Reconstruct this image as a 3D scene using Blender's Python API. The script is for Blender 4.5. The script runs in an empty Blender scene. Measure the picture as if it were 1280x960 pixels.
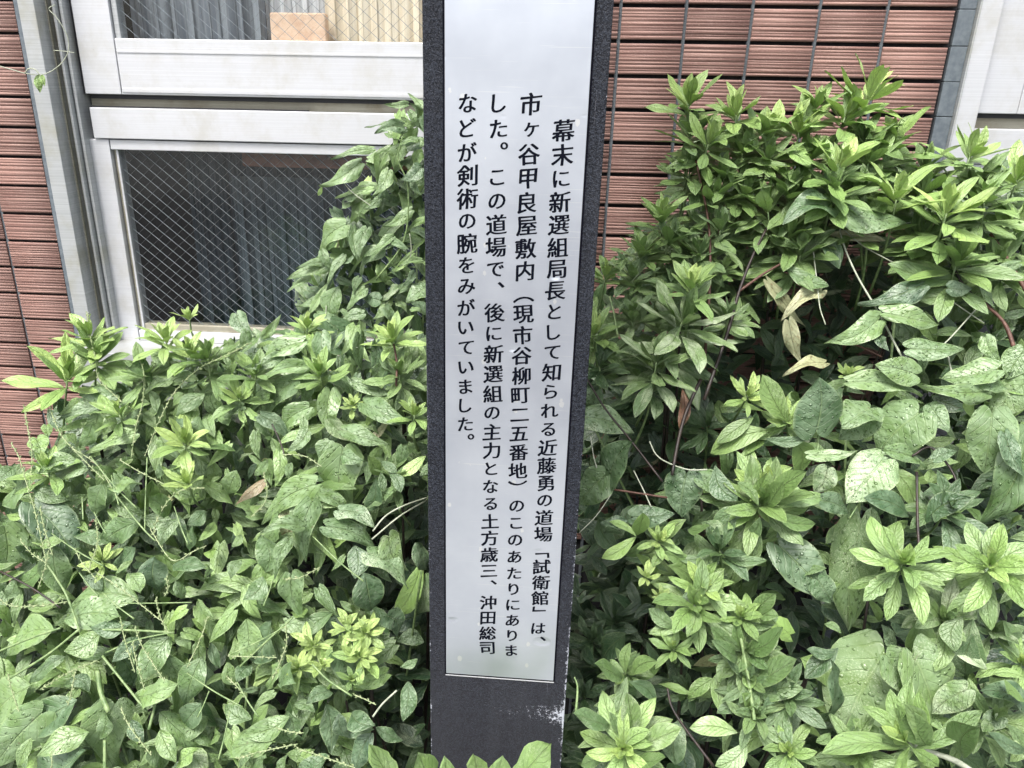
import bpy, math, random
import numpy as np
from mathutils import Vector, Matrix
rnd = random.Random(11)
sc = bpy.context.scene
col = sc.collection

# ------------------------------------------------------------------ camera
F_PX, CX, CY, IW, IH = 961.0, 608.0, 480.0, 1280.0, 960.0
EYE = Vector((0.0, 0.0, 1.5))
_d = Vector((-45, 2470, 961)).normalized()
_x = Vector((1, (45 + 961 * 0.07) / 2470, -0.07)).normalized()
_z = -_d
_y = _z.cross(_x)
if _y.z < 0: _y = -_y
AX = (_x, _y, _z)                    # world axes written in camera axes (right, down, forward)
def cam_to_world(v): return Vector((AX[0].dot(v), AX[1].dot(v), AX[2].dot(v)))
cd = bpy.data.cameras.new('camera')
cam = bpy.data.objects.new('camera', cd); col.objects.link(cam)
r_, u_, b_ = cam_to_world(Vector((1, 0, 0))), cam_to_world(Vector((0, -1, 0))), cam_to_world(Vector((0, 0, -1)))
cam.matrix_world = Matrix(((r_.x, u_.x, b_.x, EYE.x), (r_.y, u_.y, b_.y, EYE.y), (r_.z, u_.z, b_.z, EYE.z), (0, 0, 0, 1)))
cd.sensor_width = 36.0; cd.lens = F_PX / IW * 36.0
cd.shift_x = (IW / 2 - CX) / IW
cd.clip_start = 0.02; cd.clip_end = 500
sc.camera = cam
def at(px, py, Y):
    """real point on the vertical plane Y metres in front of the eye seen at that place of the photo"""
    r = cam_to_world(Vector((px - CX, py - CY, F_PX)))
    return EYE + r * (Y / r.y)

# ------------------------------------------------------------------ light
SUN_EL, SUN_AZ = math.radians(62), math.radians(205)     # azimuth clockwise from +Y: behind the camera, a little left
w = bpy.data.worlds.new('World'); sc.world = w; w.use_nodes = True
nt = w.node_tree; nt.nodes.clear()
sky = nt.nodes.new('ShaderNodeTexSky'); sky.sky_type = 'NISHITA'; sky.sun_disc = False
sky.sun_elevation = SUN_EL; sky.sun_rotation = SUN_AZ; sky.dust_density = 6.0; sky.air_density = 1.0; sky.ozone_density = 1.0
hs = nt.nodes.new('ShaderNodeHueSaturation'); hs.inputs['Saturation'].default_value = 0.55
bg = nt.nodes.new('ShaderNodeBackground'); bg.inputs['Strength'].default_value = 0.085
wo = nt.nodes.new('ShaderNodeOutputWorld')
nt.links.new(sky.outputs[0], hs.inputs['Color']); nt.links.new(hs.outputs[0], bg.inputs[0]); nt.links.new(bg.outputs[0], wo.inputs[0])
sl = bpy.data.lights.new('sun', 'SUN'); sl.energy = 1.5; sl.angle = math.radians(20); sl.color = (1.0, 0.97, 0.92)
so = bpy.data.objects.new('sun', sl); col.objects.link(so)
sd = Vector((math.sin(SUN_AZ) * math.cos(SUN_EL), math.cos(SUN_AZ) * math.cos(SUN_EL), math.sin(SUN_EL)))
so.rotation_euler = sd.to_track_quat('Z', 'Y').to_euler()
sc.view_settings.view_transform = 'Standard'; sc.view_settings.look = 'None'
sc.view_settings.exposure = 1.72; sc.view_settings.gamma = 1.0
sc.render.engine = 'CYCLES'
sc.cycles.max_bounces = 6; sc.cycles.transparent_max_bounces = 12

# ------------------------------------------------------------------ node helper
class NT:
    def __init__(s, name):
        s.m = bpy.data.materials.new(name); s.m.use_nodes = True
        s.t = s.m.node_tree; s.t.nodes.clear()
        s.out = s.t.nodes.new('ShaderNodeOutputMaterial')
    def n(s, typ, **kw):
        nd = s.t.nodes.new('ShaderNode' + typ)
        for k, v in kw.items():
            if k.startswith('i_'): nd.inputs[k[2:].replace('_', ' ')].default_value = v
            else: setattr(nd, k, v)
        return nd
    def l(s, a, b): s.t.links.new(a, b)
    def val(s, x, sock):
        if isinstance(x, (int, float)): sock.default_value = x
        elif isinstance(x, tuple): sock.default_value = x if len(x) == len(sock.default_value) else x + (1,)
        else: s.l(x, sock)
    def math(s, op, a, b=0.0, c=None, clamp=False):
        nd = s.n('Math', operation=op); nd.use_clamp = clamp
        s.val(a, nd.inputs[0]); s.val(b, nd.inputs[1])
        if c is not None: s.val(c, nd.inputs[2])
        return nd.outputs[0]
    def mix(s, f, a, b, blend='MIX'):
        nd = s.n('Mix', data_type='RGBA', blend_type=blend)
        s.val(f, nd.inputs[0]); s.val(a, nd.inputs[6]); s.val(b, nd.inputs[7])
        return nd.outputs[2]
    def ramp(s, x, lo, hi, a=0.0, b=1.0):
        nd = s.n('MapRange', interpolation_type='SMOOTHSTEP')
        s.val(x, nd.inputs[0]); nd.inputs[1].default_value = lo; nd.inputs[2].default_value = hi
        nd.inputs[3].default_value = a; nd.inputs[4].default_value = b
        return nd.outputs[0]
    def noise(s, vec, scale, detail=3.0, rough=0.55, dim='3D'):
        nd = s.n('TexNoise', noise_dimensions=dim); nd.inputs['Scale'].default_value = scale
        nd.inputs['Detail'].default_value = detail; nd.inputs['Roughness'].default_value = rough
        if vec is not None: s.l(vec, nd.inputs['Vector'])
        return nd.outputs[0]
    def mapping(s, vec, scale=(1, 1, 1), loc=(0, 0, 0)):
        nd = s.n('Mapping'); nd.inputs['Scale'].default_value = scale; nd.inputs['Location'].default_value = loc
        s.l(vec, nd.inputs['Vector']); return nd.outputs[0]
    def bump(s, h, strength=0.3, dist=0.001, normal=None):
        nd = s.n('Bump'); nd.inputs['Strength'].default_value = strength; nd.inputs['Distance'].default_value = dist
        s.l(h, nd.inputs['Height'])
        if normal is not None: s.l(normal, nd.inputs['Normal'])
        return nd.outputs[0]
    def pbr(s, color, rough=0.5, metal=0.0, normal=None, spec=0.5):
        nd = s.n('BsdfPrincipled')
        s.val(color, nd.inputs['Base Color']); s.val(rough, nd.inputs['Roughness']); s.val(metal, nd.inputs['Metallic'])
        s.val(spec, nd.inputs['Specular IOR Level'])
        if normal is not None: s.l(normal, nd.inputs['Normal'])
        s.l(nd.outputs[0], s.out.inputs[0]); return nd

def world_pos(s): return s.n('NewGeometry').outputs['Position']

# ------------------------------------------------------------------ materials
def leaf_material(name, from_attr):
    s = NT(name)
    if from_attr:
        a = s.n('Attribute', attribute_name='leafcol'); cc, al = a.outputs['Color'], a.outputs['Alpha']
        r = s.n('Attribute', attribute_name='leafrand').outputs['Fac']
    else:
        a = s.n('ObjectInfo'); cc, al, r = a.outputs['Color'], a.outputs['Alpha'], a.outputs['Random']
    sep = s.n('SeparateColor'); s.l(cc, sep.inputs[0]); tone, frost, dry = sep.outputs
    uv = s.n('UVMap', uv_map='UVMap').outputs[0]
    sx = s.n('SeparateXYZ'); s.l(uv, sx.inputs[0]); u, v = sx.outputs[0], sx.outputs[1]
    comb = s.n('CombineXYZ'); s.l(s.math('MULTIPLY', u, 0.5), comb.inputs[0]); s.l(v, comb.inputs[1]); s.l(s.math('MULTIPLY', r, 37.0), comb.inputs[2])
    P = comb.outputs[0]
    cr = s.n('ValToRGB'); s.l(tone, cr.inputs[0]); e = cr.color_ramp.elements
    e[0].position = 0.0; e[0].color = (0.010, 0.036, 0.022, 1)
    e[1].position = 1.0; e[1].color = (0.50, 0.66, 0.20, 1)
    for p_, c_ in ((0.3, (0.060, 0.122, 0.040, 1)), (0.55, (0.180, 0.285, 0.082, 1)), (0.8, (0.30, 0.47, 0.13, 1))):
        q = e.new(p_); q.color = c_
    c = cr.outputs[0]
    # slow patches, per leaf drift
    c = s.mix(s.ramp(s.noise(P, 3.5, 3), 0.3, 0.75, 0.0, 0.45), c, s.mix(0.5, c, (0.16, 0.24, 0.10, 1)))
    c = s.mix(s.math('MULTIPLY', s.math('FRACT', s.math('MULTIPLY', r, 7.31)), 0.30), c, (0.05, 0.13, 0.055, 1))
    # pale powdery specks, between the veins and towards the middle
    patch = s.noise(P, 2.4, 2)
    sp1 = s.noise(P, 85.0, 3, 0.75); 
    thr = s.math('SUBTRACT', 0.78, s.math('MULTIPLY', s.math('MULTIPLY', frost, 0.50), s.ramp(patch, 0.25, 0.7, 0.35, 1.0)))
    speck = s.math('MULTIPLY', s.math('SUBTRACT', sp1, thr), 6.0, clamp=True)
    fr_amt = s.math('MULTIPLY', speck, s.ramp(frost, 0.0, 0.4, 0.25, 0.8))
    c = s.mix(fr_amt, c, (0.52, 0.60, 0.42, 1))
    # veins
    au = s.math('ABSOLUTE', s.math('SUBTRACT', u, 0.5))
    mid = s.ramp(au, 0.0, 0.035, 1.0, 0.0)
    wob = s.math('MULTIPLY', s.math('SUBTRACT', s.noise(P, 5.0, 1), 0.5), 0.10)
    vv = s.math('ADD', s.math('SUBTRACT', v, s.math('MULTIPLY', s.math('POWER', au, 0.8), 0.55)), wob)
    saw = s.math('ABSOLUTE', s.math('SUBTRACT', s.math('FRACT', s.math('MULTIPLY', vv, 8.0)), 0.5))
    side = s.math('MULTIPLY', s.ramp(saw, 0.0, 0.10, 1.0, 0.0), s.ramp(au, 0.40, 0.5, 1.0, 0.0))
    vein = s.math('MAXIMUM', mid, s.math('MULTIPLY', side, 0.45))
    c = s.mix(s.math('MULTIPLY', vein, 0.42), c, s.mix(0.6, c, (0.36, 0.46, 0.20, 1)))
    rim = s.ramp(au, 0.44, 0.5, 0.0, 0.35)
    c = s.mix(rim, c, s.mix(0.6, c, (0.45, 0.55, 0.25, 1)))
    # brown blemishes and dry tissue
    bl = s.math('MULTIPLY', s.math('SUBTRACT', s.noise(P, 9.0, 3), 0.69), 14.0, clamp=True)
    c = s.mix(s.math('MULTIPLY', bl, 0.7), c, (0.10, 0.055, 0.025, 1))
    dr = s.n('ValToRGB'); s.l(dry, dr.inputs[0]); de = dr.color_ramp.elements
    de[0].position = 0.0; de[0].color = (0.40, 0.44, 0.14, 1); de[1].position = 1.0; de[1].color = (0.17, 0.045, 0.018, 1)
    q = de.new(0.5); q.color = (0.43, 0.44, 0.28, 1)
    dcol = s.mix(s.ramp(s.noise(P, 12.0, 4), 0.5, 0.75), dr.outputs[0], (0.20, 0.13, 0.06, 1))
    c = s.mix(s.ramp(dry, 0.02, 0.15), c, dcol)
    # a mist of tiny drops makes the wet leaves paler
    c = s.mix(s.math('MULTIPLY', al, s.ramp(s.noise(P, 5.5, 3), 0.3, 0.7, 0.0, 0.62)), c, s.mix(0.60, c, (0.40, 0.54, 0.36, 1)))
    # water beads
    vor = s.n('TexVoronoi', voronoi_dimensions='3D', feature='F1'); vor.inputs['Scale'].default_value = 20.0
    vor.inputs['Randomness'].default_value = 1.0; s.l(P, vor.inputs['Vector'])
    scol = s.n('SeparateColor'); s.l(vor.outputs['Color'], scol.inputs[0])
    rad = s.math('MULTIPLY', s.math('SUBTRACT', s.math('MULTIPLY', scol.outputs[0], 0.66), 0.12), al)
    q = s.math('DIVIDE', vor.outputs['Distance'], s.math('MAXIMUM', rad, 0.0001))
    bead = s.math('SQRT', s.math('MAXIMUM', s.math('SUBTRACT', 1.0, s.math('MULTIPLY', q, q)), 0.0))
    isb = s.ramp(bead, 0.05, 0.3)
    # bead rim shade comes from the bump; wet tissue is a little deeper in colour
    c = s.mix(s.math('MULTIPLY', isb, 0.18), c, s.mix(0.6, c, (0.01, 0.04, 0.02, 1)))
    fine = s.noise(P, 30.0, 4)
    hgt = s.math('SUBTRACT', s.math('MULTIPLY', fine, 0.25), s.math('MULTIPLY', vein, 0.42))
    hgt = s.math('ADD', hgt, s.math('MULTIPLY', s.noise(P, 7.0, 2), 0.8))
    n1 = s.bump(hgt, 1.0, 0.0026)
    n2 = s.bump(bead, 1.0, 0.0018, n1)
    rough = s.math('ADD', 0.34, s.math('MULTIPLY', frost, 0.22))
    rough = s.math('ADD', rough, s.math('MULTIPLY', s.math('SUBTRACT', s.noise(P, 6.0, 2), 0.5), 0.25))
    rough = s.math('SUBTRACT', rough, s.math('MULTIPLY', isb, 0.3), clamp=True)
    rough = s.math('MAXIMUM', rough, 0.06)
    # underside is paler and matt
    back = s.n('NewGeometry').outputs['Backfacing']
    c = s.mix(s.math('MULTIPLY', back, 0.45), c, s.mix(0.5, c, (0.22, 0.32, 0.18, 1)))
    pb = s.pbr(c, rough, 0.0, n2, 0.85)
    tr = s.n('BsdfTranslucent'); s.l(s.mix(1.0, c, (0.85, 1.0, 0.45, 1), 'MULTIPLY'), tr.inputs[0]); s.l(n1, tr.inputs['Normal'])
    mx = s.n('MixShader'); mx.inputs[0].default_value = 0.17
    s.l(pb.outputs[0], mx.inputs[1]); s.l(tr.outputs[0], mx.inputs[2]); s.l(mx.outputs[0], s.out.inputs[0])
    return s.m
M = {}
M['leaf'] = leaf_material('leaf', False)
M['leafmass'] = leaf_material('leaf_mass', True)

def stem_mat(name, c1, c2, rough=0.55, scale=160):
    s = NT(name); p = world_pos(s)
    n = s.noise(p, scale, 4); n2 = s.noise(s.mapping(p, (1, 1, 0.2)), 700, 3)
    s.pbr(s.mix(s.ramp(n, 0.3, 0.7), c1, c2), rough, 0, s.bump(n2, 0.5, 0.0008)); return s.m
M['bark'] = stem_mat('reddish_bark', (0.055, 0.022, 0.016, 1), (0.13, 0.065, 0.045, 1), 0.6)
M['twig'] = stem_mat('dark_twig', (0.012, 0.010, 0.010, 1), (0.035, 0.022, 0.016, 1), 0.5)
M['greenstem'] = stem_mat('green_stem', (0.10, 0.17, 0.06, 1), (0.22, 0.30, 0.13, 1), 0.45)
M['palestem'] = stem_mat('pale_vine_stem', (0.26, 0.29, 0.21, 1), (0.40, 0.43, 0.34, 1), 0.5)
M['spike'] = stem_mat('flower_spike', (0.14, 0.21, 0.08, 1), (0.32, 0.36, 0.20, 1), 0.6, 500)

def tile_mat():
    s = NT('ribbed_brown_tile'); oi = s.n('ObjectInfo'); tc = s.n('TexCoord').outputs['Object']
    off = s.n('VectorMath', operation='ADD'); s.l(tc, off.inputs[0])
    cx_ = s.n('CombineXYZ'); s.l(s.math('MULTIPLY', oi.outputs['Random'], 9.0), cx_.inputs[0]); s.l(s.math('MULTIPLY', oi.outputs['Random'], 5.0), cx_.inputs[2]); s.l(cx_.outputs[0], off.inputs[1])
    p = off.outputs[0]
    st = s.noise(s.mapping(p, (7, 60, 650)), 1.0, 4, 0.65)
    br = s.noise(s.mapping(p, (12, 20, 90)), 1.0, 3)
    g = s.noise(p, 420, 3)
    base = s.mix(oi.outputs['Random'], (0.175, 0.086, 0.068, 1), (0.315, 0.170, 0.138, 1))
    c = s.mix(s.ramp(st, 0.38, 0.60), s.mix(0.45, base, (0.07, 0.032, 0.026, 1)), s.mix(0.30, base, (0.52, 0.36, 0.31, 1)))
    c = s.mix(s.ramp(br, 0.40, 0.7, 0.0, 0.25), c, (0.17, 0.085, 0.075, 1))
    c = s.mix(s.ramp(g, 0.52, 0.72, 0, 0.40), c, (0.36, 0.25, 0.22, 1))
    h = s.math('ADD', s.math('MULTIPLY', st, 1.0), s.math('MULTIPLY', g, 0.25))
    s.pbr(c, 0.62, 0, s.bump(h, 0.8, 0.0009), 0.5); return s.m
M['tile'] = tile_mat()
def plain(name, c1, c2, scale, rough, metal=0, bstr=0.3, bd=0.001, stretch=(1, 1, 1), spec=0.5):
    s = NT(name); p = s.mapping(world_pos(s), stretch)
    n = s.noise(p, scale, 5, 0.6)
    s.pbr(s.mix(s.ramp(n, 0.3, 0.7), c1, c2), rough, metal, s.bump(n, bstr, bd), spec); return s.m
M['mortar'] = plain('grey_mortar', (0.075, 0.090, 0.105, 1), (0.125, 0.145, 0.160, 1), 300, 0.85)
M['backing'] = plain('dark_backing', (0.008, 0.008, 0.010, 1), (0.02, 0.02, 0.024, 1), 200, 0.95)
M['sealant'] = plain('grey_sealant', (0.085, 0.105, 0.125, 1), (0.135, 0.160, 0.180, 1), 90, 0.7, 0, 0.4, 0.001)
def alu_mat(name, c1, c2, warm):
    s = NT(name); p = world_pos(s)
    lines = s.noise(s.mapping(p, (1.2, 1, 900)), 1.0, 3, 0.6)
    lv = s.noise(s.mapping(p, (700, 700, 1.5)), 1.0, 3, 0.6)
    geo = s.n('NewGeometry')
    dirt = s.noise(p, 14, 5, 0.65)
    c = s.mix(s.ramp(lines, 0.35, 0.7), c1, c2)
    c = s.mix(s.ramp(dirt, 0.42, 0.75, 0, 0.7), c, warm)
    c = s.mix(s.ramp(s.noise(p, 160, 3, 0.7), 0.70, 0.78, 0, 0.45), c, (0.16, 0.14, 0.11, 1))
    s.pbr(c, s.ramp(dirt, 0.2, 0.8, 0.34, 0.5), 0.35, s.bump(s.math('ADD', lines, s.math('MULTIPLY', lv, 0.3)), 0.2, 0.0005), 0.5); return s.m
M['alu'] = alu_mat('satin_aluminium', (0.56, 0.575, 0.605, 1), (0.62, 0.635, 0.665, 1), (0.45, 0.445, 0.41, 1))
M['alu_frame'] = alu_mat('dull_aluminium', (0.38, 0.40, 0.41, 1), (0.48, 0.50, 0.51, 1), (0.30, 0.29, 0.22, 1))
M['alu_dirty'] = alu_mat('dirty_aluminium', (0.32, 0.31, 0.25, 1), (0.42, 0.40, 0.32, 1), (0.20, 0.17, 0.11, 1))
M['gap_shade'] = plain('black_gap_shade', (0.012, 0.013, 0.016, 1), (0.02, 0.02, 0.025, 1), 60, 0.6)  # near-black fill that paints the shade inside the window gaps
def glass_mat():
    s = NT('window_glass'); lw = s.n('LayerWeight'); fc = s.math('ADD', s.math('MULTIPLY', s.math('POWER', lw.outputs['Facing'], 3.0), 0.5), 0.034)
    p = world_pos(s); nn = s.bump(s.noise(p, 9, 2), 0.06, 0.01)
    gl = s.n('BsdfGlossy'); gl.inputs['Roughness'].default_value = 0.10; gl.inputs[0].default_value = (1, 1, 1, 1); s.l(nn, gl.inputs['Normal'])
    tr = s.n('BsdfTransparent'); tr.inputs[0].default_value = (0.93, 0.94, 0.94, 1)
    mx = s.n('MixShader'); s.l(fc, mx.inputs[0]); s.l(tr.outputs[0], mx.inputs[1]); s.l(gl.outputs[0], mx.inputs[2])
    s.l(mx.outputs[0], s.out.inputs[0]); return s.m
M['glass'] = glass_mat()
M['wire'] = plain('lit_steel_wire', (0.16, 0.19, 0.21, 1), (0.26, 0.30, 0.33, 1), 200, 0.45, 0.3)
M['wire_shaded'] = plain('shaded_wire', (0.10, 0.11, 0.12, 1), (0.16, 0.17, 0.18, 1), 200, 0.6, 0.3)  # same wire toned darker, painting the direction that catches less light
def cloth(name, c1, c2):
    s = NT(name); p = world_pos(s); n = s.noise(s.mapping(p, (160, 20, 5)), 1.0, 3)
    pb = s.pbr(s.mix(s.ramp(n, 0.3, 0.7), c1, c2), 0.9, 0, s.bump(s.noise(p, 900, 2), 0.3, 0.0005), 0.2); return s.m
M['cloth_blue'] = cloth('grey_blue_curtain', (0.14, 0.16, 0.19, 1), (0.28, 0.31, 0.34, 1))
M['cloth_beige'] = cloth('beige_curtain', (0.72, 0.62, 0.47, 1), (0.88, 0.80, 0.66, 1))
M['cloth_grey'] = cloth('pale_grey_curtain', (0.50, 0.52, 0.55, 1), (0.70, 0.72, 0.74, 1))
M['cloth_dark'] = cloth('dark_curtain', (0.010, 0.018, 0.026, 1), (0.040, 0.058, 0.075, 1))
M['cloth_mid'] = cloth('lace_reflection', (0.035, 0.050, 0.060, 1), (0.07, 0.092, 0.108, 1))  # lace tone imitates the faint reflection on the lower pane
M['orange'] = plain('orange_woven_box', (0.66, 0.44, 0.31, 1), (0.80, 0.60, 0.45, 1), 70, 0.9)
M['wood'] = plain('reddish_wood', (0.09, 0.035, 0.022, 1), (0.18, 0.075, 0.045, 1), 60, 0.8)
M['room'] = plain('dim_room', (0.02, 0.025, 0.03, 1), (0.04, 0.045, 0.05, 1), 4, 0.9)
M['render'] = plain('grey_render', (0.22, 0.22, 0.21, 1), (0.30, 0.30, 0.29, 1), 20, 0.9)
M['soil'] = plain('damp_soil', (0.018, 0.013, 0.010, 1), (0.045, 0.033, 0.024, 1), 60, 0.95, 0, 1.0, 0.01)
M['pave'] = plain('grey_pavement', (0.15, 0.155, 0.15, 1), (0.21, 0.215, 0.21, 1), 40, 0.8, 0, 0.4, 0.002)
M['asphalt'] = plain('asphalt', (0.04, 0.04, 0.042, 1), (0.065, 0.065, 0.067, 1), 120, 0.85, 0, 0.6, 0.003)

def post_mat():
    s = NT('grained_dark_paint'); tc = s.n('TexCoord').outputs['Object']
    g = s.noise(tc, 620, 3, 0.7); g2 = s.noise(tc, 1000, 2, 0.7)
    sx = s.n('SeparateXYZ'); s.l(tc, sx.inputs[0])
    x, z = sx.outputs[0], sx.outputs[2]
    ax = s.math('ABSOLUTE', x)
    edge = s.ramp(ax, 0.0595, 0.0745)
    rim = s.ramp(ax, 0.0722, 0.0752)
    fl = s.noise(tc, 420, 4, 0.75); big = s.noise(s.mapping(tc, (1, 1, 0.35)), 26, 4, 0.7)
    low = s.ramp(z, -0.25, -0.75)
    # scuffs: along the arrises, and a band where something rubbed below the plate
    band = s.math('MULTIPLY', s.ramp(s.math('ABSOLUTE', s.math('ADD', z, 0.652)), 0.024, 0.004), s.ramp(x, -0.05, 0.05, 0.35, 1.0))
    right = s.ramp(x, 0.055, 0.074)
    wear = s.math('ADD', s.math('MULTIPLY', edge, 0.040), s.math('MULTIPLY', s.math('MULTIPLY', right, s.ramp(z, -0.10, -0.60)), 0.060))
    wear = s.math('ADD', wear, s.math('MULTIPLY', band, 0.15))
    wear = s.math('ADD', wear, s.math('MULTIPLY', rim, s.math('ADD', 0.07, s.math('MULTIPLY', low, 0.09))))
    wear = s.math('MULTIPLY', wear, s.ramp(big, 0.35, 0.62, 0.5, 1.35))
    k = s.math('MULTIPLY', s.math('SUBTRACT', fl, s.math('SUBTRACT', 0.735, wear)), 12.0, clamp=True)
    fleck = s.ramp(g2, 0.55, 0.64, 0, 0.34)  # pale flecks that follow the fine grain
    c = s.mix(s.ramp(g, 0.40, 0.62), (0.003, 0.004, 0.008, 1), (0.026, 0.031, 0.044, 1))
    c = s.mix(fleck, c, (0.15, 0.165, 0.19, 1))
    c = s.mix(s.math('MULTIPLY', low, 0.35), c, (0.050, 0.048, 0.056, 1))
    c = s.mix(s.ramp(s.noise(s.mapping(tc, (30, 30, 3)), 1.0, 4, 0.6), 0.48, 0.72, 0, 0.25), c, (0.065, 0.068, 0.080, 1))
    c = s.mix(k, c, (0.55, 0.58, 0.66, 1))
    # long fine scratches
    sc1 = s.noise(s.mapping(tc, (900, 900, 9)), 1.0, 2, 0.5)
    c = s.mix(s.ramp(sc1, 0.74, 0.78, 0, 0.35), c, (0.4, 0.4, 0.45, 1))
    s.pbr(c, 0.5, 0, s.bump(s.math('ADD', g, s.math('MULTIPLY', g2, 0.5)), 1.0, 0.0018), 0.2); return s.m
M['post'] = post_mat()
def plate_mat():
    s = NT('etched_steel_plate'); tc = s.n('TexCoord').outputs['Object']
    br = s.noise(s.mapping(tc, (1500, 1, 14)), 1.0, 3, 0.6); cloud = s.noise(tc, 12, 4, 0.6)
    sx = s.n('SeparateXYZ'); s.l(tc, sx.inputs[0])
    # nicks: sparse small spots, and long thin scratches
    vor = s.n('TexVoronoi', feature='F1'); vor.inputs['Scale'].default_value = 95; s.l(s.mapping(tc, (1, 1, 0.7)), vor.inputs['Vector'])
    scol = s.n('SeparateColor'); s.l(vor.outputs['Color'], scol.inputs[0])
    rad = s.math('MULTIPLY', s.math('SUBTRACT', scol.outputs[0], 0.76), 1.1)
    rag = s.math('MULTIPLY', s.math('SUBTRACT', s.noise(tc, 900, 3), 0.5), 0.25)
    nick = s.math('MULTIPLY', s.math('SUBTRACT', s.math('ADD', rad, rag), vor.outputs['Distance']), 25.0, clamp=True)
    nick = s.math('MULTIPLY', nick, s.ramp(rad, 0.0, 0.03))
    rot = s.n('Mapping'); rot.inputs['Rotation'].default_value = (0, math.radians(23), 0); rot.inputs['Scale'].default_value = (9, 1, 700); s.l(tc, rot.inputs['Vector'])
    scr = s.ramp(s.noise(rot.outputs[0], 1.0, 2, 0.5), 0.675, 0.70, 0, 0.6)
    rot2 = s.n('Mapping'); rot2.inputs['Rotation'].default_value = (0, math.radians(-12), 0); rot2.inputs['Scale'].default_value = (14, 1, 900); s.l(tc, rot2.inputs['Vector'])
    scr = s.math('MAXIMUM', scr, s.ramp(s.noise(rot2.outputs[0], 1.0, 2, 0.5), 0.70, 0.72, 0, 0.5))
    c = s.mix(s.ramp(cloud, 0.3, 0.7), (0.66, 0.705, 0.79, 1), (0.74, 0.785, 0.86, 1))
    mark = s.math('MAXIMUM', nick, scr)
    c = s.mix(s.math('MULTIPLY', mark, 0.8), c, (0.90, 0.92, 0.93, 1))
    dent = s.n('TexVoronoi', feature='SMOOTH_F1'); dent.inputs['Scale'].default_value = 26; s.l(s.mapping(tc, (1, 1, 1.6)), dent.inputs['Vector'])
    dcol = s.n('SeparateColor'); s.l(dent.outputs['Color'], dcol.inputs[0])
    dd = s.math('MULTIPLY', s.ramp(dent.outputs['Distance'], 0.0, 0.16, 1.0, 0.0), s.ramp(dcol.outputs[1], 0.72, 0.8))
    h = s.math('SUBTRACT', s.math('MULTIPLY', br, 0.1), s.math('MULTIPLY', dd, 4.0))
    s.pbr(c, s.ramp(cloud, 0.2, 0.8, 0.27, 0.36), 0.85, s.bump(h, 0.35, 0.0006), 0.5); return s.m
M['plate'] = plate_mat()
s_ = NT('black_etched_ink'); s_.pbr((0.003, 0.004, 0.009, 1), 0.8, 0, None, 0.08); M['ink'] = s_.m
M['groove'] = plain('dark_groove', (0.003, 0.003, 0.006, 1), (0.006, 0.006, 0.01, 1), 60, 0.9, 0, .1, .001, (1, 1, 1), 0.05)

# ------------------------------------------------------------------ geometry helpers
def mesh_obj(name, verts, faces, mat, parent=None, smooth=False, uvs=None, bevel=0):
    me = bpy.data.meshes.new(name); me.from_pydata([tuple(v) for v in verts], [], faces); me.update()
    if mat: me.materials.append(mat)
    if smooth: me.polygons.foreach_set('use_smooth', [True] * len(me.polygons))
    o = bpy.data.objects.new(name, me); col.objects.link(o)
    if parent:
        o.parent = parent; o.location = -parent.location
    if bevel:
        b = o.modifiers.new('bevel', 'BEVEL'); b.width = bevel; b.segments = 2; b.limit_method = 'ANGLE'
    return o
def box_vf(x0, x1, y0, y1, z0, z1):
    v = [(x0, y0, z0), (x1, y0, z0), (x1, y1, z0), (x0, y1, z0), (x0, y0, z1), (x1, y0, z1), (x1, y1, z1), (x0, y1, z1)]
    f = [(0, 3, 2, 1), (4, 5, 6, 7), (0, 1, 5, 4), (1, 2, 6, 5), (2, 3, 7, 6), (3, 0, 4, 7)]
    return v, f
def box(name, x0, x1, y0, y1, z0, z1, mat, parent=None, bevel=0.0):
    v, f = box_vf(x0, x1, y0, y1, z0, z1); return mesh_obj(name, v, f, mat, parent, bevel=bevel)
def boxes(name, lst, mat, parent=None):
    V, Fc = [], []
    for b in lst:
        v, f = box_vf(*b); k = len(V); V += v; Fc += [tuple(i + k for i in q) for q in f]
    return mesh_obj(name, V, Fc, mat, parent)
def thing(name, label, cat, loc=(0, 0, 0), group=None):
    o = bpy.data.objects.new(name, None); col.objects.link(o); o.location = loc; o.empty_display_size = 0.05
    o['label'] = label; o['category'] = cat
    if group: o['group'] = group
    return o
def structure(o): o['kind'] = 'structure'; return o
def stuff(o): o['kind'] = 'stuff'; return o
def smooth_line(pts, sub=5):
    pts = [Vector(p) for p in pts]
    if len(pts) < 3: 
        return [pts[0].lerp(pts[-1], i / sub) for i in range(sub + 1)]
    P = [pts[0] * 2 - pts[1]] + pts + [pts[-1] * 2 - pts[-2]]; out = []
    for i in range(1, len(P) - 2):
        for k in range(sub):
            t = k / sub; a, b, c, d = P[i - 1], P[i], P[i + 1], P[i + 2]
            out.append(0.5 * ((2 * b) + (c - a) * t + (2 * a - 5 * b + 4 * c - d) * t * t + (3 * b - a - 3 * c + d) * t ** 3))
    out.append(pts[-1]); return out
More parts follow.
